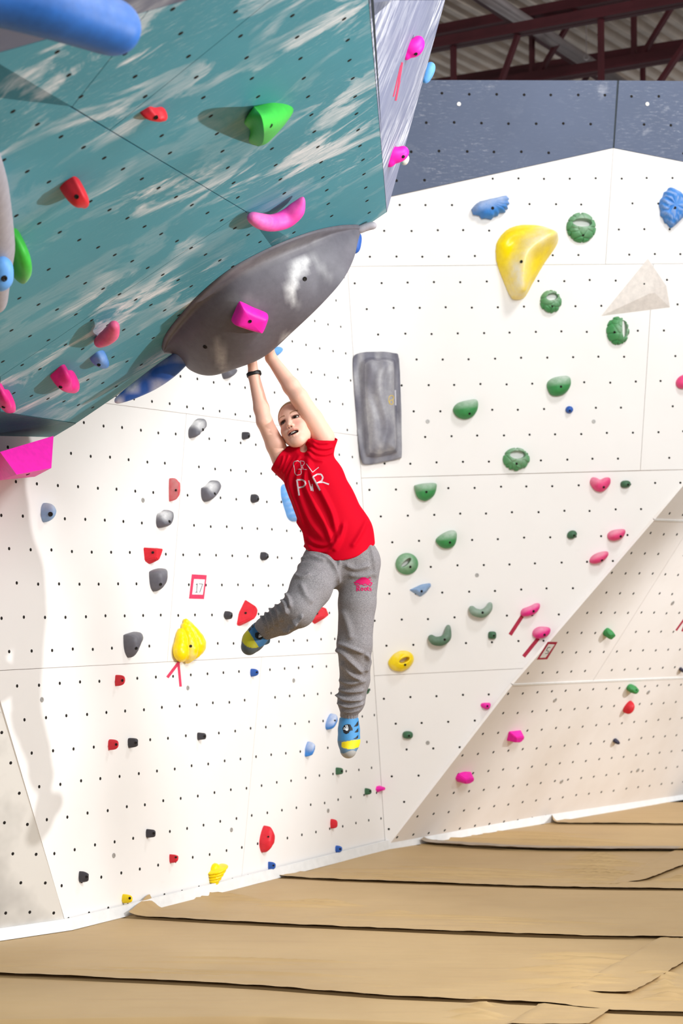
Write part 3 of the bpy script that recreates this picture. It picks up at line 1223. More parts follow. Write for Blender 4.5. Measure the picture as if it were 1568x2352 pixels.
def spline_lin(pts, n):
    P = np.asarray(pts, float)
    out = []
    for t in np.linspace(0, len(P), n, endpoint=False):
        i = int(t)
        u = t - i
        out.append(P[i % len(P)] * (1 - u) + P[(i + 1) % len(P)] * u)
    return np.array(out)


def facet(label, group, P, base, top, h, mat, bolt_px=None, bev=0.004, name='climbing_hold', hs=None, br=0.0068):
    """cut-gem hold: base polygon on the wall, top polygon (px of its base-plane position) lifted by h"""
    c = np.mean(np.array(base, float), 0)
    o0 = P.uv(*c)
    B = [P.uv(*p) - o0 for p in base]
    hh = [h] * len(top) if hs is None else hs
    sft = proj(P.hit(*c, float(np.mean(hh)))) - c
    wh = np.ptp(np.array(base, float), axis=0)
    kk = np.clip((wh - 0.55 * np.abs(sft)) / wh, 0.5, 1)
    fx = lambda p: (np.array(p, float) - c) * kk + c - sft * 0.30
    B = [P.uv(*fx(p)) - o0 for p in base]
    T = [P.uv(*fx(p)) - o0 for p in top]
    bm = bmesh.new()
    lo = [bm.verts.new((p[0], p[1], 0)) for p in B]
    mi = [bm.verts.new((p[0], p[1], h if hs is None else hs[i])) for i, p in enumerate(T)]
    nb, nt = len(B), len(T)
    if nb == nt:
        for i in range(nb):
            j = (i + 1) % nb
            bm.faces.new((lo[i], lo[j], mi[j], mi[i]))
    else:
        for v in mi:
            pass
        i = j = 0
        for s in range(nb + nt):
            if (i + 1) * nt <= (j + 1) * nb and i < nb:
                bm.faces.new((lo[i % nb], lo[(i + 1) % nb], mi[j % nt])); i += 1
            elif j < nt:
                bm.faces.new((lo[i % nb], mi[(j + 1) % nt], mi[j % nt])); j += 1
    if nt > 2:
        bm.faces.new(mi)
    bmesh.ops.recalc_face_normals(bm, faces=bm.faces)
    if bev:
        bmesh.ops.bevel(bm, geom=[e for e in bm.edges if not e.is_boundary], offset=bev, segments=2, affect='EDGES', clamp_overlap=True)
    root = hold_root(name, label, group, P, c)
    body = link('grip_body', mesh_bm('grip_body', bm), M[mat], root, P.matrix(P.hit(*c)))
    if bolt_px is not None:
        bolt_on(root, P, body, bolt_px, br)
    return root


def sdf_hold(label, group, P, c, build, mat, ext, res, bolt_px=None, chalk_fn=None, name='climbing_hold', br=0.0068, it=1):
    """free-form hold; build(field, uv) works in wall-local metres around pixel c (uv turns a pixel into local u,v)"""
    o0 = P.uv(*c)
    uv = lambda x, y: P.uv(x, y) - o0
    f = Field((-ext[0], -ext[1], -0.01), (ext[0], ext[1], ext[2]), res)
    build(f, uv)
    X, Y, Z = f.full()
    f.D = np.maximum(f.D, (-0.002 - Z) + 0 * X + 0 * Y)
    V, Q = f.mesh()
    V = relax(V, Q, it)
    ck = chalk_fn(V) if chalk_fn else None
    root = hold_root(name, label, group, P, c)
    body = link('grip_body', mesh_np('grip_body', V, Q, True, None, ck if ck is not None else np.zeros(len(V))), M[mat], root, P.matrix(P.hit(*c)))
    if bolt_px is not None:
        bolt_on(root, P, body, bolt_px, br)
    return root


def tube(label, group, P, pts, mat, ups, rads, bolt_px=None, chalk=0.0, flat=None, res=0.004, name='climbing_hold'):
    """bent sausage grip: pts px, ups heights above wall (m), rads (m)"""
    c = np.mean(np.array(pts, float), 0)
    o0 = P.uv(*c)
    def lift(p, u):
        w = P.hit(*p, u) - P.o
        return [w @ P.u - o0[0], w @ P.v - o0[1], u]
    L = np.array([lift(p, u) for p, u in zip(pts, ups)])
    S = spline(L, 22, closed=False)
    R = np.interp(np.linspace(0, 1, 22), np.linspace(0, 1, len(rads)), rads)

    def build(f, uv):
        for i in range(21):
            f.cone(S[i], S[i + 1], R[i], R[i + 1], 0.004)
    m = max(rads) + 0.02
    e = (np.abs(L[:, 0]).max() + m, np.abs(L[:, 1]).max() + m, max(ups) + m)
    ckf = (lambda V: chalk * np.clip(0.5 + 6 * (V[:, 1] - np.median(V[:, 1])), 0, 1)) if chalk else None
    return sdf_hold(label, group, P, c, build, mat, e, res, bolt_px, ckf, name)


def sticker(label, cat, P, polys, name, group=None, off=0.0006):
    """flat tape or card on a wall: polys = [(part name, px polygon, material, extra lift)]"""
    o = bpy.data.objects.new(name, None)
    COL.objects.link(o)
    c = np.mean(np.array(polys[0][1], float), 0)
    o.matrix_world = P.matrix(P.hit(*c))
    PM[o.name] = o.matrix_world.copy()
    tag(o, label, cat, group)
    for nm, poly, mt, z in polys:
        bm = bmesh.new()
        bm_prism(bm, [P.uv(*p) for p in poly], off * 0.2, off + z)
        link(nm, mesh_bm(nm, bm), M[mt], o, P.matrix())
    return o


def strip(a, b, w):
    a, b = np.array(a, float), np.array(b, float)
    d = unit(b - a)
    n = np.array([-d[1], d[0]]) * w / 2
    return [tuple(a + n), tuple(b + n), tuple(b - n), tuple(a - n)]


def strokes(seq, w):
    return [strip(seq[i], seq[i + 1], w) for i in range(len(seq) - 1)]


# ---------------- holds on the teal prow
G_T = 'holds on the teal prow'
dome('long flat red hold with a pointed tail on the upper teal wall', G_T, PT, [(317, 268), (332, 257), (346, 250), (360, 253), (378, 251), (389, 258), (386, 268), (370, 272), (357, 275), (335, 273)], 0.035, 'red', (362, 262), bolt_px=(358, 270))
dome('rounded red hold with a bolt hole between the dark seam and left frame edge', G_T, PT, [(140, 452), (150, 438), (166, 426), (182, 418), (197, 428), (202, 444), (196, 458), (182, 466), (162, 462), (148, 462)], 0.07, 'red', (178, 446), a=0.5, bolt_px=(176, 452))


def poly_hold(label, group, P, verts, faces, mat, bev=0.006, bolt_px=None, name='climbing_hold', cat='climbing hold', br=0.0068):
    '''angular hold: verts name -> (px, py, height above the wall)'''
    c = np.mean(np.array([v[:2] for v in verts.values()], float), 0)
    M0 = P.matrix(P.hit(*c))
    inv_ = np.array(M0.inverted())
    bm = bmesh.new()
    vv = {}
    for k, (x, y, z) in verts.items():
        w = np.append(P.hit(x, y, z), 1)
        vv[k] = bm.verts.new((inv_ @ w)[:3])
    for f in faces.split():
        bm.faces.new([vv[q] for q in f])
    bmesh.ops.recalc_face_normals(bm, faces=bm.faces)
    if bev:
        bmesh.ops.bevel(bm, geom=[e for e in bm.edges if not e.is_boundary], offset=bev, segments=2, affect='EDGES', clamp_overlap=True)
    root = hold_root(name, label, group, P, c, cat)
    body = link('grip_body', mesh_bm('grip_body', bm), M[mat], root, M0)
    if bolt_px is not None:
        bolt_on(root, P, body, bolt_px, br)
    return root


def ridge_hold(label, group, P, left, ridge, right, mat, hl_=0.0, hr_=0.0, bolt_px=None, n=26, m=9, chalk=0.0):
    '''finned hold: ridge = (px, py, height) curve, left and right = base outlines from the ridge start to its end'''
    RG = spline(np.array(ridge, float), n, False)
    c = np.mean(np.array(left + right, float), 0)
    M0 = P.matrix(P.hit(*c))
    inv_ = np.array(M0.inverted())
    rg = np.array([P.hit(*r) for r in RG])
    V, Q, ck = [], [], []
    for side, bul in ((left, hl_), (right, hr_)):
        S = spline(np.array(side, float), n, False)
        b0 = len(V)
        for i in range(n):
            base_ = P.hit(*S[i])
            for j in range(m):
                t = j / (m - 1)
                V.append(rg[i] * (1 - t) + base_ * t + P.n * bul * 4 * t * (1 - t) * RG[i][2])
                ck.append(chalk * (1 - t))
        I_ = np.arange(n * m).reshape(n, m) + b0
        Q += np.stack([I_[:-1, :-1], I_[1:, :-1], I_[1:, 1:], I_[:-1, 1:]], -1).reshape(-1, 4).tolist()
    V = (np.c_[np.array(V), np.ones(len(V))] @ inv_.T)[:, :3]
    root = hold_root('climbing_hold', label, group, P, c)
    body = link('grip_body', mesh_np('grip_body', V, Q, True, None, ck), M[mat], root, M0)
    if bolt_px is not None:
        bolt_on(root, P, body, bolt_px)
    return root


ridge_hold('big lime green fin with one shaded side on the upper teal wall', G_T, PT,
           [(583, 245), (561, 280), (574, 300), (572, 326), (592, 336)], [(583, 245, .005), (600, 268, .10), (606, 300, .12), (604, 326, .06), (594, 336, .004)],
           [(583, 245), (632, 236), (674, 254), (622, 320), (592, 336)], 'lime', -0.12, 0.10, (622, 289))
tube('pink crescent hold at the end of the dark seam above the grey volume', G_T, PT, [(580, 500), (598, 508), (625, 512), (656, 503), (680, 483), (695, 456)], 'hotpink', [0.03, 0.045, 0.05, 0.05, 0.045, 0.03], [0.020, 0.028, 0.030, 0.033, 0.031, 0.007], chalk=0.25)
tube('bent pink hold with a long shadow, above the small blue hold', G_T, PT, [(228, 786), (241, 778), (255, 766), (262, 748)], 'rose', [0.02, 0.05, 0.06, 0.06], [0.020, 0.027, 0.029, 0.018], bolt_px=None, chalk=0.1)
dome('small faceted blue hold between two pink holds on the lower teal wall', G_T, PT, [(206, 835), (214, 824), (228, 813), (244, 810), (251, 820), (250, 833), (238, 841), (222, 842)], 0.05, 'blue', (234, 826), rough=0.003, bolt_px=(227, 838), chalk=((0, -1), 0.3))
dome('two-horned hot pink hold low on the teal wall', G_T, PT, [(113, 878), (128, 863), (144, 848), (156, 846), (162, 860), (176, 862), (185, 872), (182, 886), (166, 895), (140, 893), (122, 888)], 0.07, 'pink', (152, 876), a=0.6, dents=(((168, 858), 9, 0.03, 0),), bolt_px=(139, 889))
dome('bulbous hot pink hold cut by the left frame edge above the pink box', G_T, PT, [(-16, 918), (-8, 896), (8, 889), (16, 904), (30, 908), (36, 922), (32, 936), (14, 941), (-6, 938)], 0.07, 'pink', (10, 920), a=0.6, bolt_px=(8, 935))
# lime crescent by the left frame edge
dome('lime green curved hold half hidden behind the silver post', G_T, PT, [(14, 556), (32, 534), (50, 531), (63, 548), (66, 580), (60, 606), (44, 632), (30, 645), (18, 630), (14, 600)], 0.10, 'lime', (40, 585), a=0.7, chalk=((1, 1), 0.35))
# silver post with a pale blue ball grip
pd = dep(PT.hit(8, 560)) - 0.12


def free_sdf(root_name, label, cat, pts, mat, flat=None, k=0.01, res=0.005, group=None, chalk=None, up=0):
    """free-standing rounded body through camera-depth points: pts = [(px,py,depth,radius)]"""
    W_ = np.array([at(p[0], p[1], p[2]) for p in pts])
    c = W_.mean(0)
    L = W_ - c
    r = np.array([p[3] for p in pts])
    f = Field(L.min(0) - r.max() - 0.02, L.max(0) + r.max() + 0.02, res)
    S = spline(np.c_[L, r], 6 * len(pts), closed=False)
    for i in range(len(S) - 1):
        f.cone(S[i][:3], S[i + 1][:3], S[i][3], S[i + 1][3], k, flat)
    V, Q = f.mesh()
    V = relax(V, Q, 1)
    root = bpy.data.objects.new(root_name, None)
    COL.objects.link(root)
    root.matrix_world = Matrix.Translation(c)
    PM[root.name] = root.matrix_world.copy()
    tag(root, label, cat, group)
    ck = np.zeros(len(V)) if chalk is None else chalk(V)
    b_ = link('grip_body', mesh_np('grip_body', V, Q, True, None, ck), M[mat], root, root.matrix_world.copy())
    return root, b_


free_sdf('wall_volume', 'tall glossy silver fin volume at the left frame edge', 'volume',
         [(-30, 350, pd - 0.5, 0.03), (-24, 430, pd - 0.35, 0.05), (-20, 545, pd - 0.1, 0.064), (-16, 600, pd + 0.02, 0.056), (-12, 694, pd + 0.2, 0.036)], 'silver')
r_, b_ = free_sdf('climbing_hold', 'pale blue ball hold with a bolt hole on the silver fin', 'climbing hold', [(4, 612, pd - 0.10, 0.028), (-2, 640, pd - 0.08, 0.036)], 'sky', group=G_T)
bolt_on(r_, PT, b_, (10, 640), 0.009)
# big blue pill, close to the camera
free_sdf('wall_volume', 'huge blurred blue sausage volume jutting in at the upper corner', 'volume',
         [(-240, -110, dep(PT.hit(-240, -110)) + 0.02, 0.085), (-60, -42, 4.15, 0.08), (120, 14, 4.28, 0.072), (262, 64, 4.42, 0.064)], 'pill', res=0.006, chalk=lambda V: 0.35 * np.clip(V[:, 2] * 8 + 0.3, 0, 1))  # chalk mask pales the upper side to paint in light from above
# pink box volume where the prow meets the left wall
bm = bmesh.new()
bx = dict(a=at(-60, 1051, 7.55), b=at(123, 1001, 7.62), c=at(118, 1075, 7.45), d=at(38, 1090, 7.30), e=at(0, 1038, 7.25), f=at(-60, 1065, 7.3), g=at(80, 1095, 7.62), h=at(0, 1103, 7.66), i=at(-60, 1110, 7.7), j=at(120, 1030, 8.15), k=at(60, 1085, 8.1), l=at(-60, 1070, 7.9))
fp_ = Plane(bx['e'], bx['b'], bx['c'])
bx['d'] = fp_.hit(38, 1090)
bx['a'] = fp_.hit(-60, 1056)
vv = {k: bm.verts.new(p) for k, p in bx.items()}
for q in ('ebcd', 'abef'[:0] or 'eab', 'aef', 'dcg', 'dgh', 'edh', 'efi', 'ehi', 'bjc', 'cjg', 'gjk', 'ghk', 'hkl', 'hil', 'kjl', 'jbl', 'bal', 'afi', 'ail'):
    try:
        bm.faces.new([vv[x] for x in q])
    except ValueError:
        pass
rt_ = bpy.data.objects.new('wall_volume', None)
COL.objects.link(rt_)
rt_.matrix_world = Matrix.Translation(bx['k'])
PM[rt_.name] = rt_.matrix_world.copy()
tag(rt_, 'large faceted hot pink box volume under the teal wall corner', 'volume')
pbx = link('grip_body', mesh_bm('grip_body', bm), M['hotpink'], rt_, Matrix.Identity(4))
bolt_on(rt_, PT, pbx, (64, 1089), 0.008)

# ---------------- the great grey volume the climber hangs from
VS = [0, .04, .10, .2, .32, .45, .58, .7, .82, .91, .96, 1]
VU = [(371, 797), (379, 770), (410, 728), (462, 672), (528, 618), (600, 578), (668, 548), (728, 528), (778, 518), (806, 516), (820, 516), (831, 519)]
VK = [(377, 812), (408, 818), (436, 851), (482, 865), (545, 847), (606, 820), (668, 763), (728, 704), (776, 648), (802, 600), (812, 562), (822, 531)]
VH = [.012, .05, .13, .20, .245, .26, .255, .235, .20, .14, .08, .012]
NS, NC = 64, 26
uS = np.linspace(0, 1, NS)
Ux = [np.interp(uS, np.linspace(0, 1, 400), spline(np.array(VU, float), 400, False)[:, k]) for k in (0, 1)]
Kx = [np.interp(uS, np.linspace(0, 1, 400), spline(np.array(VK, float), 400, False)[:, k]) for k in (0, 1)]
Hx = np.interp(uS, np.linspace(0, 1, 400), spline(np.array([VH], float).T, 400, False)[:, 0])
V = []
KEDGE = []
for i in range(NS):
    U = PT.hit(Ux[0][i], Ux[1][i], 0.001)
    K = PT.hit(Kx[0][i], Kx[1][i], max(Hx[i], 0.008))
    Kb = K - PT.n * ((K - PT.o) @ PT.n)
    away = unit(Kb - U)
    wid = np.linalg.norm(Kb - U)
    s = uS[i]
    fl = 0.07 * min(1, 4 * min(s, 1 - s) + 0.3)
    fl = min(fl, wid * 0.35)
    U1 = U + PT.n * 0.012
    U2 = U + away * fl + PT.n * 0.016
    h = max(Hx[i], 0.008)
    C1 = U2 + PT.n * h * 0.62 + away * (wid - fl) * 0.03
    C2 = K + PT.n * h * 0.14 - away * (wid - fl) * 0.30
    B1 = K - PT.n * h * 0.25 + away * 0.02 * min(1, h / 0.1)
    B2 = Kb + PT.n * h * 0.15 - away * 0.05 * min(1, h / 0.1)
    Bp = Kb - away * 0.05 * min(1, h / 0.1) - PT.n * 0.002
    row = [U, U1, U1 * 0.4 + U2 * 0.6 + PT.n * 0.003, U2]
    for t in np.linspace(0, 1, 15)[1:]:
        row.append((1 - t) ** 3 * U2 + 3 * (1 - t) ** 2 * t * C1 + 3 * (1 - t) * t * t * C2 + t ** 3 * K)
    for t in np.linspace(0, 1, NC - len(row) + 1)[1:]:
        row.append((1 - t) ** 3 * K + 3 * (1 - t) ** 2 * t * B1 + 3 * (1 - t) * t * t * B2 + t ** 3 * Bp)
    KEDGE.append(K)
    V += row
V = np.array(V)
I = np.arange(NS * NC).reshape(NS, NC)
Q = np.stack([I[:-1, :-1], I[1:, :-1], I[1:, 1:], I[:-1, 1:]], -1).reshape(-1, 4).tolist()
Q += [I[0].tolist(), I[-1][::-1].tolist()]
ctr = PT.hit(600, 700)
rv = bpy.data.objects.new('wall_volume', None)
COL.objects.link(rv)
rv.matrix_world = PT.matrix(ctr)
PM[rv.name] = rv.matrix_world.copy()
tag(rv, 'great charcoal grey half-lens volume the climber hangs from', 'volume')
inv = np.array(PT.matrix(ctr).inverted())
Vl = (np.c_[V, np.ones(len(V))] @ inv.T)[:, :3]


def blotch(c, r, sx=1.0):
    p = at(*c, dep(PT.hit(*c)) - 0.2)
    return p, r


ck = np.zeros(len(V))
pr = V - CP
PXX = IW / 2 + F * (pr @ RIGHT) / (pr @ FWD)
PYY = IH / 2 - F * (pr @ UPC) / (pr @ FWD)
ckn = vnoise(V * 40, 3) * 0.5 + vnoise(V * 90, 5) * 0.5
for (bx_, by_, ru, rv_, an, st) in ((690, 612, 26, 16, -50, 0.95), (672, 655, 12, 30, 15, 0.9), (672, 690, 22, 8, 60, 0.6), (505, 815, 12, 36, -15, 0.4), (655, 772, 14, 5, -40, 0.5), (555, 690, 40, 14, 0, 0.12), (620, 590, 120, 10, -22, 0.15), (735, 610, 40, 8, 55, 0.2)):
    ca, sa = math.cos(math.radians(an)), math.sin(math.radians(an))
    dx, dy = PXX - bx_, PYY - by_
    a_, b_2 = (dx * ca + dy * sa) / ru, (-dx * sa + dy * ca) / rv_
    ck = np.maximum(ck, st * np.clip(1.5 - (a_ ** 2 + b_2 ** 2) - 0.6 * ckn, 0, 1))
bodyv = link('shell', mesh_np('shell', Vl, Q, True, None, ck), M['volume'], rv, PT.matrix(ctr))
mdv = bodyv.modifiers.new('sub', 'SUBSURF')
mdv.levels = mdv.render_levels = 1
VBVH = BVHTree.FromPolygons([Vector(p) for p in V], [list(q) for q in Q])
for p in ((700, 641), (471, 797)):
    bolt_on(rv, PT, bodyv, p, 0.0085)


def on_mesh(bv, px, py):
    h, n, _, _ = bv.ray_cast(Vector(CP), Vector(unit(ray(px, py))))
    n = np.array(n)
    if n @ ray(px, py) > 0:
        n = -n
    return np.array(h), n


hp, hn = on_mesh(VBVH, 574, 732)
PQ = Plane(hp, hp + np.cross(hn, [0, 0, 1.0]), hp + np.cross(hn, np.cross(hn, [0, 0, 1.0])))
PQ.o = PQ.o - PQ.n * 0.004
dome('hot pink wedge hold bolted on the face of the grey volume', 'holds on the grey volume', PQ, [(531, 738), (540, 712), (548, 693), (556, 692), (584, 707), (612, 720), (616, 730), (604, 764), (596, 766), (566, 757), (535, 745)], 0.05, 'hotpink', (572, 732), a=0.35, b=0.9, bolt_px=(574, 738), n=60, br=0.0068)

# long blue sloper under the lip, and grips peeking round the volume
free_sdf('climbing_hold', 'long chalky blue sloper under the teal lip behind the grey volume', 'climbing hold', [(268, 921, 7.62, 0.010), (300, 903, 7.62, 0.024), (345, 876, 7.62, 0.035), (385, 848, 7.6, 0.037), (420, 820, 7.58, 0.030), (470, 780, 7.6, 0.02)], 'navyblue', group=G_T,
         chalk=lambda V: 0.75 * np.clip(vnoise(V * 18, 2) * 1.3 + 0.2, 0, 1))
free_sdf('climbing_hold', 'grey knob hold peeking past the right tip of the grey volume', 'climbing hold', [(824, 528, 7.5, 0.012), (846, 520, 7.5, 0.011), (858, 518, 7.5, 0.009)], 'silver', group=G_T)
free_sdf('climbing_hold', 'blue hold peeking out beneath the right tip of the grey volume', 'climbing hold', [(812, 545, 7.7, 0.03), (812, 570, 7.7, 0.022)], 'navyblue', group=G_T)
dome('grey hold half hidden behind the lower edge of the grey volume', 'holds on the white left wall', PL, [(508, 850), (530, 846), (545, 848), (541, 858), (528, 868), (514, 871)], 0.05, 'grey')
dome('sliver of a bright blue hold beside the climber\'s raised wrist', 'holds on the white left wall', PL, [(622, 800), (640, 796), (650, 802), (644, 812), (630, 818)], 0.03, 'sky')

# ---------------- holds on the lavender side
def lobes(label, pts, off, bpx):
    d_ = dep(PV.hit(*pts[0][:2])) - off
    r_, b_ = free_sdf('climbing_hold', label, 'climbing hold', [(x, y, d_, q) for x, y, q in pts], 'hotpink', group='pink holds on the lavender side', res=0.004)
    bolt_on(r_, PV, b_, bpx, 0.006)


lobes('upper pink heart-shaped hold with tape on the lavender prow side', [(932, 128, .014), (936, 112, .021), (948, 112, .025), (957, 104, .021), (961, 94, .014)], -0.01, (955, 124))
lobes('lower pink hold on the narrow tip of the lavender prow side', [(894, 372, .018), (899, 357, .026), (912, 356, .024), (923, 352, .019), (926, 347, .014)], -0.01, (926, 360))
free_sdf('climbing_hold', 'pale blue hold peeking round the edge of the lavender side', 'climbing hold', [(977, 184, 7.6, 0.012), (984, 165, 7.6, 0.018), (989, 152, 7.6, 0.014)], 'sky')
free_sdf('climbing_hold', 'small white hold peeking out behind the lower pink prow hold', 'climbing hold', [(928, 372, 7.7, 0.011), (932, 362, 7.7, 0.009)], 'beige')
sticker('forked rose tape hanging below the upper pink heart hold', 'tape', PV, [('tape_strip', strip((923, 143), (913, 205), 4), 'tape_pink', 0.0004), ('tape_strip', strip((920, 150), (903, 222), 3), 'tape_pink', 0.0002), ('tape_strip', strip((917, 185), (908, 231), 4), 'tape_pink', 0.0006)], 'route_tape')

# ---------------- right wall
G_R = 'holds on the white right wall'
dome('jagged blue rock hold left of the yellow teardrop, near the navy band', G_R, PR, [(1082, 480), (1090, 470), (1098, 464), (1130, 456), (1162, 449), (1169, 456), (1166, 461), (1170, 468), (1164, 472), (1166, 480), (1158, 482), (1160, 488), (1146, 489), (1143, 496), (1134, 498), (1128, 505), (1116, 502), (1106, 503), (1100, 495), (1086, 493)], 0.07, 'blue', (1122, 468), a=0.5, smooth=False, rough=0.006, chalk=((-0.3, -1), 0.5), bolt_px=(1131, 478), br=0.009, n=60)
dome('jagged blue rock hold cut by the frame edge beside the wall seam', G_R, PR, [(1512, 470), (1515, 458), (1521, 452), (1524, 441), (1531, 438), (1536, 430), (1562, 440), (1580, 462), (1578, 490), (1556, 512), (1540, 524), (1532, 513), (1526, 511), (1522, 500), (1515, 494), (1516, 482)], 0.07, 'blue', (1546, 472), a=0.5, smooth=False, ridges=((0.6, -1), 0.03, 0.008), rough=0.006, bolt_px=(1549, 477), br=0.009, n=60)


def yellow_build(f, uv):
    out = np.array([uv(*p) for p in spline([(1137, 585), (1140, 556), (1162, 528), (1196, 516), (1240, 518), (1272, 530), (1282, 546), (1276, 568), (1250, 606), (1222, 654), (1206, 682), (1190, 690), (1172, 684), (1152, 640), (1140, 606)], 60)])
    X, Y, Z = f.full()
    x, y = X[:, :, 0], Y[:, :, 0]
    d = np.full((f.n[0], f.n[1]), 9.0)
    ins = np.zeros((f.n[0], f.n[1]), bool)
    for i in range(60):
        a, b = out[i], out[(i + 1) % 60]
        e = b - a
        t = np.clip(((x - a[0]) * e[0] + (y - a[1]) * e[1]) / (e @ e), 0, 1)
        d = np.minimum(d, np.hypot(x - a[0] - t * e[0], y - a[1] - t * e[1]))
        c = ((a[1] > y) != (b[1] > y)) & (x < (b[0] - a[0]) * (y - a[1]) / (b[1] - a[1] + 1e-12) + a[0])
        ins ^= c
    d = np.where(ins, d, -d)
    # ridge polyline (crest of the hold) and the hollow beside it
    rg = np.array([uv(*p) for p in spline([(1262, 540), (1230, 560), (1200, 585), (1190, 620), (1188, 672)], 16, False)])
    dr = np.full_like(d, 9.0)
    for i in range(15):
        a, b = rg[i], rg[i + 1]
        e = b - a
        t = np.clip(((x - a[0]) * e[0] + (y - a[1]) * e[1]) / (e @ e), 0, 1)
        dr = np.minimum(dr, np.hypot(x - a[0] - t * e[0], y - a[1] - t * e[1]))
    H = 0.075 * (1 - np.exp(-np.maximum(d, 0) / 0.03)) + 0.075 * np.exp(-(dr / 0.055) ** 2) * np.clip(d / 0.03, 0, 1)
    hol = uv(1178, 562)
    H = H - 0.028 * np.exp(-(((x - hol[0]) * 0.8 + (y - hol[1]) * 0.4) ** 2 / 0.045 ** 2 + ((y - hol[1]) * 0.8 - (x - hol[0]) * 0.4) ** 2 / 0.03 ** 2))
    sdf = np.maximum((Z - H[:, :, None]) * 0.7, -d[:, :, None])
    f.D = sdf.astype(np.float32)


def yel_chalk(V):
    o0 = PR.uv(1205, 602)
    rg = np.array([PR.uv(*p) - o0 for p in spline([(1262, 540), (1232, 556), (1196, 582), (1178, 620), (1182, 672)], 24, False)])
    d = np.min(np.hypot(V[:, 0, None] - rg[None, :, 0], V[:, 1, None] - rg[None, :, 1]), 1)
    return np.clip(0.62 * np.exp(-(d / 0.05) ** 2) + 0.25 * vnoise(V * 16, 4) * np.exp(-(d / 0.09) ** 2), 0, 1)


sdf_hold('big yellow teardrop hold with a chalky crest on the right wall', G_R, PR, (1205, 602), yellow_build, 'yellow', (0.24, 0.26, 0.17), 0.006, (1197, 601), yel_chalk, br=0.009, it=2)


def jug(label, c, w, h, slot, rot=0, bp=None, mat='green', bricks=True, chalkv=0.4, seed=0, P=PR, z=0.058):
    """round jug with a through slot and block-cut relief"""
    def build(f, uv):
        a = np.linalg.norm(uv(c[0] + w / 2, c[1]))
        b = np.linalg.norm(uv(c[0], c[1] + h / 2))
        X, Y, Z = f.full()
        k0 = np.sqrt((X / a) ** 2 + (Y / b) ** 2)
        dome_ = np.sqrt(k0 ** 2 + (Z / z) ** 2) - 1
        D = dome_ * min(a, b, z) * 0.9
        # cut bricks / cells
        ang = np.arctan2(Y, X) + 0 * Z
        if bricks:
            R = random.Random(seed)
            P_ = [(R.uniform(-1, 1) * a, R.uniform(-1, 1) * b) for _ in range(19)]
            d1 = np.full((f.n[0], f.n[1], 1), 9.0)
            d2 = d1.copy()
            for p in P_:
                q = np.hypot(X - p[0], Y - p[1])
                d2 = np.minimum(d2, np.maximum(d1, q))
                d1 = np.minimum(d1, q)
            D = D + 0.0055 * np.exp(-((d2 - d1) / 0.0045) ** 2)
        (sx, sy), sw, sh, srot = slot
        sc_ = uv(sx, sy)
        su = np.linalg.norm(uv(sx + sw / 2, sy) - sc_)
        sv = np.linalg.norm(uv(sx, sy + sh / 2) - sc_)
        ca, sa = math.cos(srot), math.sin(srot)
        x = (X - sc_[0]) * ca + (Y - sc_[1]) * sa
        y = -(X - sc_[0]) * sa + (Y - sc_[1]) * ca
        flare = 1 + 0.12 * Z / z
        sl = (np.sqrt((x / (su * flare)) ** 2 + (y / (sv * flare)) ** 2) - 1) * min(su, sv) * 0.9
        f.D = (-smin(-D + 0 * Z, sl + 0 * Z, 0.006)).astype(np.float32)
    a = np.linalg.norm(P.uv(c[0] + w / 2, c[1]) - P.uv(*c))

    def ckf(V):
        s = P.uv(*slot[0]) - P.uv(*c)
        d = np.hypot(V[:, 0] - s[0], V[:, 1] - s[1])
        return np.clip(chalkv * 1.3 * np.exp(-(d / (a * 0.72)) ** 2), 0, 1)
    return sdf_hold(label, 'green slotted jugs', P, c, build, mat, (a * 1.25, a * 1.35, z * 1.2), 0.0034, bp, ckf)


jug('largest slotted green jug, right of the yellow teardrop', (1334, 523), 68, 70, ((1334, 514), 40, 17, 0), bp=(1339, 540), seed=1)
jug('small slotted green jug, below the yellow teardrop', (1264, 693), 50, 54, ((1265, 683), 26, 15, 0.25), bp=(1268, 703), seed=2)
jug('oval green jug with an upright slot, just under the beige pyramid', (1418, 760), 53, 66, ((1430, 756), 11, 40, 0), bp=(1411, 763), seed=3, chalkv=0.35)
jug('slotted green jug with brick relief, at the middle seam of the right wall', (1185, 1055), 62, 54, ((1186, 1045), 34, 17, 0.05), bp=(1186, 1065), seed=4)
jug('round green jug with a slanted slot, beside the climber\'s hip', (934, 1295), 52, 50, ((930, 1292), 26, 9, 0.75), bp=(942, 1302), seed=5, bricks=False, chalkv=0.5)

gdome = [('smooth green dome hold, upper right of the small blue dot hold', [(1255, 882), (1266, 869), (1288, 863), (1306, 864), (1311, 878), (1306, 894), (1294, 906), (1276, 910), (1262, 904)], (1288, 888)),
         ('smooth green dome hold, nearest to the grey padded slab', [(1040, 940), (1050, 926), (1072, 919), (1092, 917), (1098, 926), (1095, 944), (1084, 958), (1066, 963), (1048, 956)], (1078, 950)),
         ('smooth green hold with a flat top under the padded slab corner', [(951, 1118), (956, 1113), (978, 1109), (1000, 1109), (1003, 1118), (997, 1138), (982, 1150), (972, 1151), (958, 1142)], (979, 1130)),
         ('smooth green hold right of the climber\'s shirt hem', [(1000, 1241), (1012, 1228), (1034, 1218), (1048, 1221), (1049, 1238), (1043, 1254), (1028, 1260), (1012, 1256)], (1033, 1246))]
for lb, out, bp in gdome:
    dome(lb, 'smooth green dome holds', PR, out, 0.06, 'green', bolt_px=bp, chalk=((-0.1, -1), 0.85), a=0.75)
facet('shallow beige pyramid volume, same colour as the right wall', None, PR, [(1487, 594), (1530, 657), (1538, 706), (1380, 726)], [(1494, 666), (1500, 666), (1500, 674), (1488, 676)], 0.028, 'beige', bolt_px=(1479, 652), bev=0.001, name='wall_volume', br=0.005)
bpy.data.objects[rv.name]
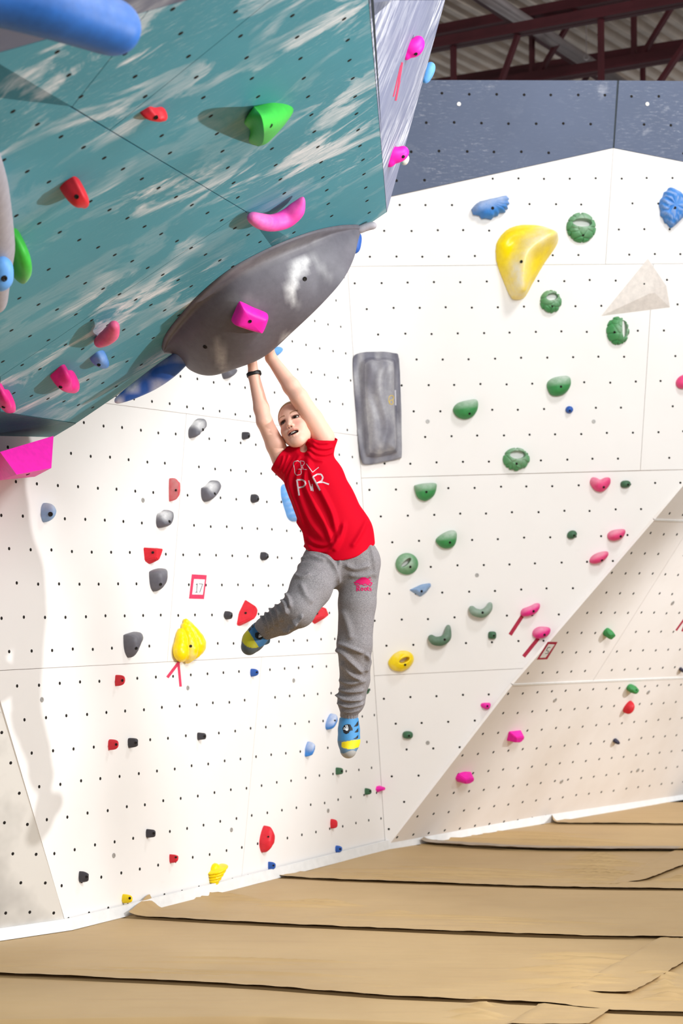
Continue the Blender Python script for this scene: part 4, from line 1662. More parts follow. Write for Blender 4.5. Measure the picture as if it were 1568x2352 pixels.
for o_ in list(COL.objects):
    if o_.get('label', '').startswith('shallow beige'):
        o_['category'] = 'volume'
dome('round dark blue dot hold below a green dome on the right wall', G_R, PR, ell_px((1307, 941), 18, 17), 0.03, 'navyblue', bolt_px=(1308, 943), br=0.005)
# grey padded slab
PX_PAD = [(822, 812), (866, 808), (902, 811), (915, 822), (919, 900), (922, 1036), (914, 1054), (880, 1062), (842, 1068), (829, 1058), (820, 1000), (812, 900), (809, 830)]


def pad_build(f, uv):
    out = np.array([uv(*p) for p in spline(PX_PAD, 80)])
    inn = np.array([uv(*p) for p in spline([(838, 826), (868, 822), (898, 826), (906, 838), (909, 930), (911, 1030), (902, 1042), (868, 1050), (848, 1050), (838, 1040), (832, 960), (826, 850)], 60)])
    X, Y, Z = f.full()
    x, y = X[:, :, 0], Y[:, :, 0]

    def sd(poly):
        d = np.full(x.shape if x.shape == y.shape else np.broadcast(x, y).shape, 9.0)
        ins = np.zeros(d.shape, bool)
        n = len(poly)
        for i in range(n):
            a, b = poly[i], poly[(i + 1) % n]
            e = b - a
            t = np.clip(((x - a[0]) * e[0] + (y - a[1]) * e[1]) / (e @ e), 0, 1)
            d = np.minimum(d, np.hypot(x - a[0] - t * e[0], y - a[1] - t * e[1]))
            ins ^= ((a[1] > y) != (b[1] > y)) & (x < (b[0] - a[0]) * (y - a[1]) / (b[1] - a[1] + 1e-12) + a[0])
        return np.where(ins, d, -d)
    d1, d2 = sd(out), sd(inn)
    H = 0.022 + 0.085 * (1 - np.exp(-np.maximum(d2, 0) / 0.03))
    nz = 0.006 * np.sin(x * 90 + 2.0 * np.sin(y * 14)) * np.clip(d2 / 0.03, 0, 1) + 0.004 * np.sin(x * 55 + y * 20)
    H = H + nz
    f.D = np.maximum((Z - H[:, :, None]) * 0.6, -d1[:, :, None]).astype(np.float32)


pad = sdf_hold('tall grey padded slab volume right of the climber\'s shirt', None, PR, (866, 937), pad_build, 'pad', (0.17, 0.36, 0.14), 0.006, None,
               lambda V: np.clip(0.12 + 0.3 * vnoise(V * np.array([30, 7, 10]), 8) + 0.22 * (V[:, 2] > 0.06), 0, 0.6), 'wall_volume', it=2)
pad['category'] = 'volume'
sl_ = [('maker_mark', strip((905, 918), (903, 910), 2.6), 'yellow', 0), ]
pads = BVHTree.FromPolygons([PM[pad.children[0].name] @ v.co for v in pad.children[0].data.vertices], [list(p.vertices) for p in pad.children[0].data.polygons])


def decal(name, parent, bv, polys, mat, lift=0.0012, step=2.0):
    """thin print laid on a surface: px polygons (convex quads) cut fine and dropped along the sight line"""
    V, Q = [], []
    for q in polys:
        q = [np.array(p, float) for p in q]
        if len(q) == 4:
            nu = max(1, int(math.ceil(max(np.linalg.norm(q[1] - q[0]), np.linalg.norm(q[2] - q[3])) / step)))
            nv = max(1, int(math.ceil(max(np.linalg.norm(q[3] - q[0]), np.linalg.norm(q[2] - q[1])) / step)))
            base_ = len(V)
            ok = True
            row = []
            for i in range(nu + 1):
                for j in range(nv + 1):
                    s, t = i / nu, j / nv
                    p = q[0] * (1 - s) * (1 - t) + q[1] * s * (1 - t) + q[2] * s * t + q[3] * (1 - s) * t
                    h, n, _, _ = bv.ray_cast(Vector(CP), Vector(unit(ray(*p))))
                    if h is None:
                        row.append(None)
                        continue
                    n = n if n.dot(Vector(ray(*p))) < 0 else -n
                    row.append(h + n * lift)
            ids = {}
            for k, p in enumerate(row):
                if p is not None:
                    ids[k] = len(V)
                    V.append(tuple(p))
            for i in range(nu):
                for j in range(nv):
                    ks = [i * (nv + 1) + j, (i + 1) * (nv + 1) + j, (i + 1) * (nv + 1) + j + 1, i * (nv + 1) + j + 1]
                    if all(k in ids for k in ks):
                        pts_ = [Vector(V[ids[k]]) for k in ks]
                        if max((pts_[a] - pts_[b]).length for a, b in ((0, 2), (1, 3))) < 0.03:
                            Q.append([ids[k] for k in ks])
    if not Q:
        return None
    me = mesh_np(name, V, Q)
    o = link(name, me, mat, parent, Matrix.Identity(4))
    return o


def fan(poly):
    """any star-shaped px polygon as quads about its centre"""
    P = [np.array(p, float) for p in poly]
    c = sum(P) / len(P)
    out = []
    for i in range(len(P)):
        a, b = P[i], P[(i + 1) % len(P)]
        out.append([tuple(c), tuple((c + a) / 2), tuple((a + b) / 2), tuple((c + b) / 2)])
        out.append([tuple((c + a) / 2), tuple(a), tuple((a + b) / 2), tuple((a + b) / 2)])
        out.append([tuple((c + b) / 2), tuple((a + b) / 2), tuple(b), tuple(b)])
    return out


logo = strokes([(893, 912), (897, 908), (902, 909), (904, 915), (900, 919), (903, 924), (900, 929), (895, 928), (894, 921), (899, 918)], 1.8) + strokes([(893, 912), (892, 921), (895, 928)], 1.4)
decal('maker_mark', pad, pads, logo, mat_plain('mark_yellow', lin(206, 176, 84), 0.6))
decal('maker_mark', pad, pads, strokes([(907, 896), (908, 931)], 3.2), mat_plain('mark_grey', lin(196, 194, 204), 0.6))

pk = [('two-lobed pink bean hold beside the small green hold', [(1354, 1108), (1358, 1097), (1366, 1096), (1378, 1101), (1392, 1096), (1402, 1098), (1402, 1112), (1390, 1126), (1378, 1130), (1364, 1124)], (1386, 1119)),
      ('oval pink hold just left of the slab edge, upper one of two', [(1394, 1228), (1402, 1219), (1418, 1215), (1434, 1215), (1436, 1224), (1428, 1236), (1412, 1242), (1398, 1239)], (1425, 1232)),
      ('slanted oval pink hold just left of the slab edge, lower one of two', [(1353, 1284), (1362, 1274), (1380, 1267), (1396, 1266), (1397, 1276), (1384, 1289), (1366, 1295), (1354, 1292)], (1382, 1287)),
      ('pink hold with a tape tail, beside the grey green crescent', [(1195, 1408), (1200, 1398), (1216, 1392), (1230, 1385), (1240, 1385), (1240, 1396), (1230, 1409), (1214, 1416), (1200, 1416)], (1225, 1404)),
      ('pink hold with a tape tail, beside the number 5 card', [(1222, 1458), (1224, 1447), (1236, 1439), (1256, 1439), (1264, 1444), (1261, 1456), (1248, 1465), (1232, 1467)], (1250, 1458))]
for i, (lb, out, bp) in enumerate(pk):
    dome(lb, 'pink holds on the right wall', PR, out, 0.055, 'rose' if i < 3 else 'pink', bolt_px=bp, chalk=((-0.4, -1), 0.55), a=0.7, dents=(((1378, 1094), 8, 0.02, 0),) if i == 0 else ())
dome('pink hold cut off by the right frame edge', 'pink holds on the right wall', PR, [(1551, 880), (1558, 867), (1574, 860), (1590, 868), (1592, 882), (1576, 893), (1558, 892)], 0.05, 'rose', a=0.7)
sm = [('small green hold beside the two-lobed pink bean', '', ell_px((1436, 1112), 24, 17, -4, sq=2.4), (1442, 1113), 'forest'),
      ('small dark green hold left of the upper oval pink hold', '', ell_px((1313, 1228), 24, 19, -25), (1318, 1230), 'forest'),
      ('small squarish green hold below the two green crescents', '', ell_px((1130, 1459), 19, 18, 0, sq=3.4), (1134, 1460), 'forest'),
      ('small green hold at the lower right of the hanging foot', '', ell_px((936, 1688), 24, 18, 0, sq=2.6), (939, 1690), 'forest')]
for lb, _, out, bp, mt in sm:
    dome(lb, 'small green holds on the right wall', PR, out, 0.035, mt, bolt_px=bp, br=0.0058)
facet('pale blue angular hold under the slanted-slot green jug', G_R, PR, [(939, 1355), (968, 1342), (988, 1339), (990, 1346), (978, 1362), (965, 1371), (950, 1362)], [(955, 1354), (968, 1349), (980, 1346), (980, 1349), (972, 1358), (964, 1362), (957, 1358)], 0.04, 'pale', (968, 1358), bev=0.003)
tube('grey green crescent hold beside the taped pink hold', 'green crescent holds', PR, [(1083, 1398), (1090, 1406), (1108, 1409), (1121, 1399), (1125, 1388)], 'moss', [0.015, 0.03, 0.035, 0.03, 0.015], [0.017, 0.022, 0.024, 0.021, 0.013], (1108, 1407), 0.5)
tube('darker green hooked crescent hold above the yellow ring', 'green crescent holds', PR, [(990, 1465), (998, 1472), (1014, 1472), (1026, 1462), (1029, 1440)], 'forest', [0.015, 0.035, 0.04, 0.035, 0.015], [0.018, 0.024, 0.027, 0.025, 0.013], (1021, 1469), 0.25)


def ring_build(f, uv):
    f.ell((*uv(921, 1518), 0.0), (0.075, 0.056, 0.06), 0.0, axes=[[.93, .36, 0], [-.36, .93, 0], [0, 0, 1]])
    f.cone((*uv(897, 1521), 0.0), (*uv(918, 1519), 0.01), 0.01, 0.05, 0.02)
    f.ell((*uv(925, 1515), 0.05), (0.032, 0.013, 0.07), 0.008, axes=[[.93, .36, 0], [-.36, .93, 0], [0, 0, 1]], cut=True)


sdf_hold('yellow ring hold with a slot, beside the climber\'s calf', G_R, PR, (921, 1517), ring_build, 'yellow', (0.11, 0.09, 0.09), 0.004, (930, 1527), lambda V: 0.25 * np.clip(vnoise(V * 30, 2), 0, 1))
facet('small magenta gem hold near the slab edge under the horizontal seam', 'magenta gem holds', PR, [(1103, 1616), (1110, 1614), (1126, 1614), (1127, 1622), (1122, 1630), (1116, 1630), (1104, 1624)], [(1110, 1619), (1113, 1617), (1122, 1618), (1122, 1622), (1119, 1625), (1114, 1625), (1110, 1622)], 0.035, 'hotpink', (1119, 1622), br=0.0058)
for lb, a, b in (('crimson tape strip below the pink hold by the grey green crescent', (1199, 1415), (1171, 1458)), ('crimson tape strip below the pink hold by the number 5 card', (1236, 1466), (1202, 1508))):
    sticker(lb, 'tape', PR, [('tape_strip', strip(a, b, 8.5), 'tape', 0.0004)], 'route_tape', 'crimson tape tails')

# ---------------- slab
G_S = 'holds on the slanted slab'
dome('knobbly green hold on the slab above the long white seam', G_S, PS, [(1384, 1458), (1390, 1448), (1400, 1442), (1410, 1446), (1413, 1455), (1405, 1463), (1396, 1469), (1386, 1464)], 0.05, 'green', rough=0.01, a=0.6, seed=2)
dome('knobbly green hold on the slab below the long white seam', G_S, PS, [(1438, 1584), (1444, 1574), (1454, 1571), (1467, 1577), (1464, 1588), (1454, 1594), (1442, 1592)], 0.05, 'green', rough=0.01, a=0.6, seed=6, bolt_px=(1461, 1585), br=0.005)
dome('thin crimson blade hold on the slab', G_S, PS, [(1430, 1638), (1434, 1626), (1446, 1613), (1457, 1609), (1455, 1620), (1444, 1634), (1434, 1640)], 0.05, 'red')
dome('small dark egg-shaped hold low on the slab', G_S, PS, ell_px((1415, 1703), 17, 14, -20), 0.035, 'dusk')
dome('small dark hold at the right frame edge on the slab', G_S, PS, ell_px((1566, 1539), 15, 13, 10), 0.035, 'dusk')
facet('magenta wedge hold on the slab, upper of two', 'magenta gem holds', PS, [(1163, 1701), (1168, 1680), (1196, 1677), (1196, 1688), (1184, 1701)], [(1170, 1695), (1172, 1684), (1190, 1681), (1190, 1687), (1182, 1695)], 0.05, 'hotpink', bev=0.004)
facet('magenta wedge hold on the slab, lower of two nearest the wall corner', 'magenta gem holds', PS, [(1045, 1788), (1050, 1777), (1066, 1772), (1082, 1773), (1080, 1786), (1068, 1794), (1050, 1796)], [(1054, 1786), (1056, 1780), (1066, 1777), (1076, 1778), (1074, 1784), (1066, 1789), (1056, 1790)], 0.05, 'hotpink', bev=0.004)
t5 = [(1257.5, 1474), (1280, 1474.5), (1256, 1514), (1232, 1515)]
n5 = [(1259, 1479.5), (1273, 1480), (1252, 1510), (1239, 1510.5)]
sticker('white number 5 card in a crimson tape frame on the slab edge', 'route card', PS, [('tape_frame', t5, 'tape', 0.0003), ('card', n5, 'card', 0.0012)] + [('digit', q, 'ink', 0.002) for q in strokes([(1263, 1486.5), (1257.5, 1486.5), (1253.5, 1494), (1259, 1495), (1257.5, 1500), (1251, 1501)], 1.1)], 'route_card')
sticker('crimson tape fork on the slab at the right frame edge', 'tape', PS, [('tape_strip', strip((1572, 1420), (1552, 1448), 4), 'tape', 0.0004), ('tape_strip', strip((1576, 1424), (1566, 1450), 4), 'tape', 0.0006)], 'route_tape')

# ---------------- left wall
G_L = 'holds on the white left wall'
gy = [('dark grey scooped hold, topmost on the left wall', [(432, 1001), (433, 986), (443, 975), (455, 965), (468, 961), (475, 968), (475, 980), (466, 990), (450, 1000), (438, 1007)], (466, 987), ((449, 976), 9, 0.03, 1.0)),
      ('dark grey scooped hold, right of a red flake hold', [(461, 1122), (466, 1119), (478, 1112), (490, 1104), (501, 1103), (508, 1112), (505, 1126), (494, 1140), (476, 1153), (466, 1150), (461, 1138)], (493, 1134), ((477, 1117), 9, 0.035, 1.0)),
      ('dark grey scooped hold, just below a red flake hold', [(358, 1192), (362, 1180), (374, 1176), (386, 1171), (397, 1175), (399, 1186), (394, 1200), (384, 1210), (366, 1213), (359, 1206)], (389, 1198), ((371, 1183), 9, 0.035, 1.0)),
      ('dark grey shield-shaped hold, left of the number 17 card', [(342, 1318), (346, 1311), (364, 1306), (382, 1305), (385, 1316), (381, 1338), (368, 1354), (356, 1359), (346, 1346)], (369, 1342), None),
      ('dark grey triangular hold, left of the yellow flame hold', [(283, 1464), (286, 1458), (302, 1454), (322, 1451), (329, 1458), (328, 1468), (314, 1490), (302, 1510), (296, 1511), (286, 1494)], (313, 1489), None)]
for lb, out, bp, dn in gy:
    dome(lb, 'dark grey holds on the left wall', PL, out, 0.06, 'grey', bolt_px=bp, dents=(dn,) if dn else (), a=0.7, chalk=((0, -1), 0.25), rough=0.003)
smd = [('small dark grey hold left of the climber\'s raised elbow', (564, 1001), 19, 19), ('small dark grey hold beside the climber\'s right sleeve', (585, 1145), 20, 20),
       ('small dark grey hold level with the climber\'s waist', (607, 1278), 18, 19), ('small dark grey hold near the climber\'s bent foot', (524, 1413), 20, 19)]
for i, (lb, c, w, h) in enumerate(smd):
    dome(lb, 'small dark round holds on the left wall', PL, ell_px(c, w, h, 10 * i, 9, 0.08, 2.6, i), 0.04, 'dark', a=0.6, rough=0.003, bolt_px=(c[0] + 8, c[1] + 1), br=0.006, seed=i)
smd2 = [('small dark hold with a red neighbour, low on the left wall', (305, 1706), 23, 23), ('small dark hold alone beneath the long horizontal seam', (463, 1691), 19, 18),
        ('small dark hold below the middle of the left wall, near the floor', (346, 1914), 21, 20), ('lowest small dark hold, close to the scuffed facet', (192, 2014), 22, 26)]
for i, (lb, c, w, h) in enumerate(smd2):
    dome(lb, 'small dark block holds low on the left wall', PL, ell_px(c, w, h, 0, 10, 0.06, 3.2, i + 9), 0.045, 'dark', a=0.5, rough=0.003, bolt_px=(c[0] + 7, c[1]), br=0.0058, seed=i + 4)
dome('upright red flake hold with a pale chalky side, above a grey hold', 'red flake holds', PL, [(389, 1114), (391, 1100), (397, 1098), (402, 1098), (409, 1108), (412, 1124), (410, 1138), (402, 1150), (392, 1152), (389, 1138)], 0.06, 'red', (404, 1126), a=0.6, chalk=((-1, 0), 0.55), bolt_px=(404, 1126), rough=0.004, br=0.0058)
facet('red cup-shaped hold with a flat top, above the grey shield hold', 'red flake holds', PL, [(329, 1257.5), (361, 1258.5), (357, 1276), (349, 1294), (342, 1296), (332, 1288)], [(338, 1262), (356, 1262), (352, 1274), (347, 1286), (343, 1288), (338, 1282)], 0.05, 'red', (351, 1269), br=0.0058)
facet('red half-moon flake hold touching the climber\'s bent shoe', 'red flake holds', PL, [(563, 1377), (573, 1387), (577, 1400), (574, 1416), (564, 1432), (550, 1438), (543, 1436), (548, 1408)], [(562, 1392), (567, 1396), (570, 1403), (568, 1413), (562, 1422), (556, 1424), (555, 1420), (558, 1404)], 0.06, 'red', (564, 1408), br=0.0058)
facet('red angular hold peeking out behind the climber\'s bent knee', 'red flake holds', PL, [(710, 1396), (718, 1389), (728, 1389), (742, 1416), (722, 1434), (712, 1424)], [(722, 1402), (724, 1399), (728, 1398), (734, 1413), (724, 1421), (721, 1418)], 0.06, 'red', (728, 1409), br=0.0058)
dome('small red block hold on the seam, left of the forked tape', 'small red holds on the left wall', PL, [(265, 1570), (268, 1553), (278, 1550), (284, 1554), (286, 1563), (281, 1571), (270, 1576)], 0.05, 'red', a=0.5, bolt_px=(281, 1563), br=0.0058)
dome('small red block hold left of a dark hold', 'small red holds on the left wall', PL, [(249, 1705), (260, 1698), (269, 1700), (271, 1713), (264, 1722), (251, 1723)], 0.05, 'red', a=0.5, bolt_px=(267, 1710), br=0.0058)
dome('small red cup hold near the floor, right of a dark hold', 'small red holds on the left wall', PL, [(389, 1963), (398, 1962), (409, 1963), (409, 1974), (400, 1982), (390, 1980)], 0.04, 'red', a=0.5, bolt_px=(404, 1969), br=0.005)
dome('small red hold high above the dark blue hold by the wall corner', 'small red holds on the left wall', PL, [(759, 1886), (766, 1881), (774, 1886), (773, 1900), (763, 1903), (759, 1897)], 0.04, 'red', a=0.5)
dome('large crimson almond hold near the floor', 'small red holds on the left wall', PL, [(614, 1896), (624, 1904), (631, 1914), (629, 1934), (618, 1948), (604, 1958), (595, 1944), (595, 1930), (602, 1912)], 0.06, 'red', a=0.6, rough=0.004, bolt_px=(616, 1922), br=0.005)
# yellow flame
def flame_build(f, uv):
    tip = [((410, 1450), (404, 1494), (414, 1514)), ((418, 1438), (420, 1490), (424, 1518)), ((422, 1428), (436, 1480), (432, 1512)), ((428, 1436), (446, 1478), (443, 1504)), ((403, 1478), (402, 1500), (412, 1512))]
    for i, (a, b, c) in enumerate(tip):
        S = spline(np.array([[*uv(*a), 0.012], [*uv(*b), 0.05 if i in (1, 2) else 0.03], [*uv(*c), 0.015]]), 9, False)
        for k in range(8):
            r0 = 0.011 + 0.022 * math.sin(math.pi * (k + 0.6) / 9)
            r1 = 0.011 + 0.022 * math.sin(math.pi * (k + 1.6) / 9)
            f.cone(S[k], S[k + 1], r0, r1, 0.005)


sdf_hold('yellow flame-shaped fluted hold above the forked rose tape', 'yellow holds on the left wall', PL, (424, 1476), flame_build, 'yellow', (0.13, 0.14, 0.10), 0.004, (438, 1484), lambda V: 0.5 * np.clip(vnoise(V * np.array([50, 12, 30]), 4), 0, 1), it=1)


def drill_build(f, uv):
    for k in range(6):
        t = k / 5
        c = np.array(uv(493 - 6 * t, 1996 + 40 * t))
        r = 0.052 * (1 - t) ** 0.8 + 0.012
        f.ell((c[0], c[1], 0.01), (r, 0.0105, r * 0.9), 0.001, axes=[[.94, .34, 0], [-.34, .94, 0], [0, 0, 1]])
    f.cone((*uv(492, 1998), 0.0), (*uv(487, 2036), 0.0), 0.034, 0.010, 0.002)


sdf_hold('yellow screw-like tapered hold just above the floor strip', 'yellow holds on the left wall', PL, (486, 2014), drill_build, 'yellow', (0.12, 0.11, 0.08), 0.004, None, None)
dome('small round yellow hold, lowest on the left wall', 'yellow holds on the left wall', PL, ell_px((292, 2064), 22, 21, 0, 10, 0.07, 2.6, 5), 0.05, 'yellow', a=0.6, bolt_px=(298, 2063), br=0.0058)
dome('chalky pale blue hold alone near the left frame edge', G_L, PL, [(94, 1180), (96, 1164), (106, 1155), (118, 1158), (129, 1170), (129, 1180), (120, 1194), (106, 1200), (97, 1192)], 0.06, 'pale', (112, 1176), chalk=((0, -1), 0.8), bolt_px=(116, 1181), br=0.010)
dome('large ridged bright blue hold half hidden behind the climber\'s shirt', G_L, PL, [(645, 1116), (656, 1112), (676, 1130), (700, 1170), (706, 1190), (690, 1196), (674, 1198), (662, 1190), (655, 1172), (648, 1152), (644, 1134)], 0.05, 'sky', ridges=((0.3, 1), 0.03, 0.005))
dome('small round blue hold under the bent foot', 'blue holds on the left wall', PL, ell_px((584, 1545), 18, 19), 0.045, 'navyblue', bolt_px=(590, 1544), br=0.005)
dome('slanted blue flake hold behind the hanging ankle', 'blue holds on the left wall', PL, [(747, 1668), (752, 1655), (766, 1640), (774, 1639), (775, 1652), (768, 1662), (754, 1676), (749, 1675)], 0.05, 'blue', a=0.5, chalk=((-0.7, -0.7), 0.9), bolt_px=(769, 1655), br=0.005)
dome('slanted chalky blue flake hold left of the hanging shoe', 'blue holds on the left wall', PL, [(701, 1727), (702, 1718), (714, 1704), (722, 1703), (723, 1714), (716, 1728), (704, 1738), (700, 1736)], 0.05, 'blue', a=0.5, chalk=((-0.7, -0.7), 0.9), rough=0.005)
dome('small dark blue hold beside the large crimson almond hold', 'blue holds on the left wall', PL, [(616, 1982), (622, 1979), (631, 1981), (632, 1990), (626, 1998), (617, 1997)], 0.04, 'navyblue', a=0.6, bolt_px=(628, 1988), br=0.005)
dome('small dark blue hold near the wall corner above the kick strip', 'blue holds on the left wall', PL, [(770, 1946), (776, 1942), (784, 1944), (785, 1952), (779, 1958), (771, 1956)], 0.035, 'navyblue', a=0.6, bolt_px=(781, 1950), br=0.005)
dome('small green hold peeking out behind the hanging trouser cuff', 'small green holds on the left wall', PL, ell_px((840, 1587), 14, 18, 0, sq=2.6), 0.04, 'forest', bolt_px=(844, 1586), br=0.005)
dome('small green block hold under the hanging shoe', 'small green holds on the left wall', PL, ell_px((779, 1771), 16, 17, 0, sq=3.6), 0.04, 'forest', a=0.5, bolt_px=(785, 1771), br=0.005)
dome('small green hold touching a magenta one by the wall corner', 'small green holds on the left wall', PL, ell_px((845, 1818), 14, 16, 0, sq=2.8), 0.04, 'forest', bolt_px=(850, 1817), br=0.005)
facet('small magenta hold on the wall corner beside a green one', 'magenta gem holds', PL, [(862, 1814), (864, 1806), (872, 1804), (877, 1809), (875, 1817), (866, 1820)], [(866, 1812), (867, 1809), (871, 1808), (873, 1810), (872, 1814), (868, 1815)], 0.035, 'hotpink', bev=0.002)
t17 = [(440.3, 1319), (474.5, 1321), (468, 1376), (433.7, 1375)]
n17 = [(444.8, 1330), (469.7, 1331), (465, 1366), (440.5, 1365.5)]
sticker('white number 17 card in a rose tape frame on the left wall', 'route card', PL, [('tape_frame', t17, 'tape_pink', 0.0003), ('card', n17, 'card', 0.0012)] + [('digit', q, 'ink', 0.002) for q in
        strokes([(449, 1343.5), (452, 1340.5), (450.5, 1360.5)], 1.1) + strokes([(447, 1360.5), (453, 1360.7)], 1.0) + strokes([(456, 1341), (464.5, 1341.5), (457.5, 1361)], 1.1)], 'route_card')
sticker('forked rose tape hanging under the yellow flame hold', 'tape', PL, [('tape_strip', strip((410.5, 1521), (384, 1556), 6.5), 'tape_pink', 0.0004), ('tape_strip', strip((409, 1521), (414.5, 1577), 5.5), 'tape_pink', 0.0007)], 'route_tape')

# ------------------------------------------------------------------ the climber
kR = int(np.argmin([abs(x - 584) for x in Kx[0]]))
kL = int(np.argmin([abs(x - 617) for x in Kx[0]]))
BD = dep((KEDGE[kR] + KEDGE[kL]) / 2) + 0.035
ORG = CP + FWD * BD
BM = Matrix(((RIGHT[0], UPC[0], -FWD[0], ORG[0]), (RIGHT[1], UPC[1], -FWD[1], ORG[1]), (RIGHT[2], UPC[2], -FWD[2], ORG[2]), (0, 0, 0, 1)))


def loc(w):
    w = np.asarray(w) - ORG
    return np.array([w @ RIGHT, w @ UPC, -(w @ FWD)])


def J(px, py, dz=0.0):
    """body joint: pixel and metres behind the hands' depth"""
    return loc(at(px, py, BD + dz))


person = bpy.data.objects.new('person', None)
COL.objects.link(person)
person.matrix_world = Matrix.Translation(Vector(at(785, 1265, BD)))
PM['person'] = person.matrix_world.copy()
tag(person, 'child in red shirt and grey joggers hanging by both hands from the grey volume', 'person')

SKIN = np.array(lin(238, 186, 164))
ZA = (np.array([0, 0, 1.0]), 1.3)

# --- head frame
U0 = unit([-.29, .957, 0]); X0_ = unit([.957, .29, 0]); Z0 = np.array([0, 0, 1.0])
cP, sP = math.cos(math.radians(24)), math.sin(math.radians(24))
cY, sY = math.cos(math.radians(17)), math.sin(math.radians(17))
hF = cP * Z0 + sP * U0
hU = cP * U0 - sP * Z0
hX = cY * X0_ + sY * hF
hF = cY * hF - sY * X0_
HO = J(680, 977, 0.03)
HS = 0.98
AX = np.array([hX, hU, hF])


def H(x, y, z):
    return HO + (hX * x + hU * y + hF * z) * HS


def hl(V):
    return ((V - HO) @ AX.T) / HS


neck_base = J(702, 1072, 0.035)
hf = Field(HO - 0.165, HO + 0.15, 0.0021)


def he(c, r, k=0.0, cut=False, tilt=None):
    hf.ell(H(*c), np.array(r) * HS, k, AX, cut)


he((0, .028, -.018), (.0665, .080, .088))
he((0, -.030, .022), (.053, .074, .057), .03)
for s in (-1, 1):
    he((s * .031, -.034, .046), (.023, .022, .022), .02)
    hf.cone(H(s * .046, -.045, -.005), H(s * .014, -.090, .046), .021, .017, .022)
he((0, -.092, .050), (.023, .017, .018), .022)
hf.cone(H(-.034, .020, .058), H(.034, .020, .058), .0095, .0095, .014)
for s in (-1, 1):
    he((s * .029, .001, .055), (.0185, .0150, .0135), .006)
hf.cone(H(0, .004, .070), H(0, -.030, .090), .0055, .0088, .010)
for s in (-1, 1):
    he((s * .0095, -.034, .083), (.0075, .0065, .009), .005)
for s in (-1, 1):
    hf.cone(H(s * .0265, -.0535, .058), H(s * .009, -.0515, .0745), .0036, .0046, .006)
    hf.cone(H(s * .009, -.0515, .0745), H(0, -.0525, .0760), .0046, .0044, .004)
    hf.cone(H(s * .0245, -.0580, .058), H(s * .010, -.0740, .0695), .0038, .0052, .006)
    hf.cone(H(s * .010, -.0740, .0695), H(0, -.0758, .0715), .0052, .0054, .004)
for s in (-1, 1):
    he((s * .0685, -.016, -.012), (.007, .030, .018), .006)
    he((s * .0745, -.012, -.008), (.005, .018, .009), .004, True)
    he((s * .029, .001, .071), (.0145, .0054, .0150), .003, True)
    he((s * .0058, -.0405, .0905), (.0027, .0019, .006), .002, True)
he((0, -.0630, .076), (.0240, .0078, .020), .003, True)
hf.cone(H(0, -.05, -.028), neck_base, .041, .043, .03)
hV, hQ = hf.mesh()
hV = relax(hV, hQ, 1)

# --- torso, arms, hands, legs
bf = Field(J(535, 1760, -.02) - np.array([0, 0, .42]), J(895, 780, 0) + np.array([0, 0, .45]), 0.0042)


def arm(sh, el, wr, rs):
    e2 = el + (wr - el) * 0.28
    bf.cone(sh, sh + (el - sh) * 0.45, rs[0], rs[1], .02)
    bf.cone(sh + (el - sh) * 0.45, el, rs[1], rs[2], .012)
    bf.cone(el, e2, rs[2], rs[3], .012)
    bf.cone(e2, wr, rs[3], rs[4], .012)


def hand(k, wr, side):
    K = loc(KEDGE[k])
    n = np.array([PT.n @ RIGHT, PT.n @ UPC, -(PT.n @ FWD)])
    tv = KEDGE[min(k + 2, NS - 1)] - KEDGE[k - 2]
    tg = unit([tv @ RIGHT, tv @ UPC, -(tv @ FWD)])
    away = unit(np.cross(tg, n))
    if away[2] > 0:
        away = -away
    K = K - n * .052 - away * .006
    ctr = K + away * .034 - n * .002
    bf.cone(wr, ctr, .020, .021, .015)
    for i in range(4):
        o = (i - 1.5) * .0165
        kn = K + away * .030 - n * .040 + tg * o
        md = K + away * (.018 + (.002 if i in (0, 3) else 0)) - n * (.066 if i in (1, 2) else .060) + tg * o * 1.05
        tp = K + away * .012 - n * (.094 if i in (1, 2) else (.086 if i == 0 else .078)) + tg * o * 1.1
        bf.cone(ctr + tg * o * 0.8, kn, .0115, .0088, .006)
        bf.cone(kn, md, .0084, .0075, .002)
        bf.cone(md, tp, .0075, .0062, .002)
    th0 = ctr + tg * side * .018 - n * .004
    th1 = ctr + tg * side * .036 - n * .026 - away * .004
    th2 = ctr + tg * side * .040 - n * .050 - away * .012
    bf.cone(th0, th1, .0115, .0092, .006)
    bf.cone(th1, th2, .009, .0072, .002)


wrR, elR, shR = J(582.5, 862, .035), J(607, 968, .0), J(653, 1066, .03)
wrL, elL, shL = J(622, 822, .035), J(687, 913, -.02), J(742, 1005, .01)
arm(shR, elR, wrR, (.044, .0375, .0315, .0305, .0225))
arm(shL, elL, wrL, (.047, .0425, .0355, .0340, .0225))
hand(kR, wrR, 1)
hand(kL, wrL, -1)
bf.cone(J(684, 1066, .03), J(725, 1046, .02), .042, .044, .03, ZA)
bf.cone(J(708, 1075, .03), J(745, 1165, .0), .085, .088, .03, (Z0, 1.35))
bf.cone(J(745, 1165, .0), J(782, 1262, .02), .088, .098, .03, (Z0, 1.3))
hipL, knL, anL = J(826, 1295, .01), J(814, 1480, -.03), J(803, 1640, .05)
hipR, knR, anR = J(740, 1300, .0), J(684, 1402, -.19), J(604, 1444, .03)
for a, b, c in ((hipL, knL, anL), (hipR, knR, anR)):
    bf.cone(a, b, .062, .045, .02)
    bf.cone(b, b + (c - b) * .35, .043, .043, .01)
    bf.cone(b + (c - b) * .35, c, .043, .028, .01)
bV, bQ = bf.mesh()
bV = relax(bV, bQ, 2)
nB = len(bV)
V_ = np.concatenate([bV, hV])
Q_ = np.concatenate([bQ, hQ + nB])
colr = np.repeat(SKIN[None, :], len(V_), 0)
h_ = hl(V_)
face = h_[:, 2] > 0.02
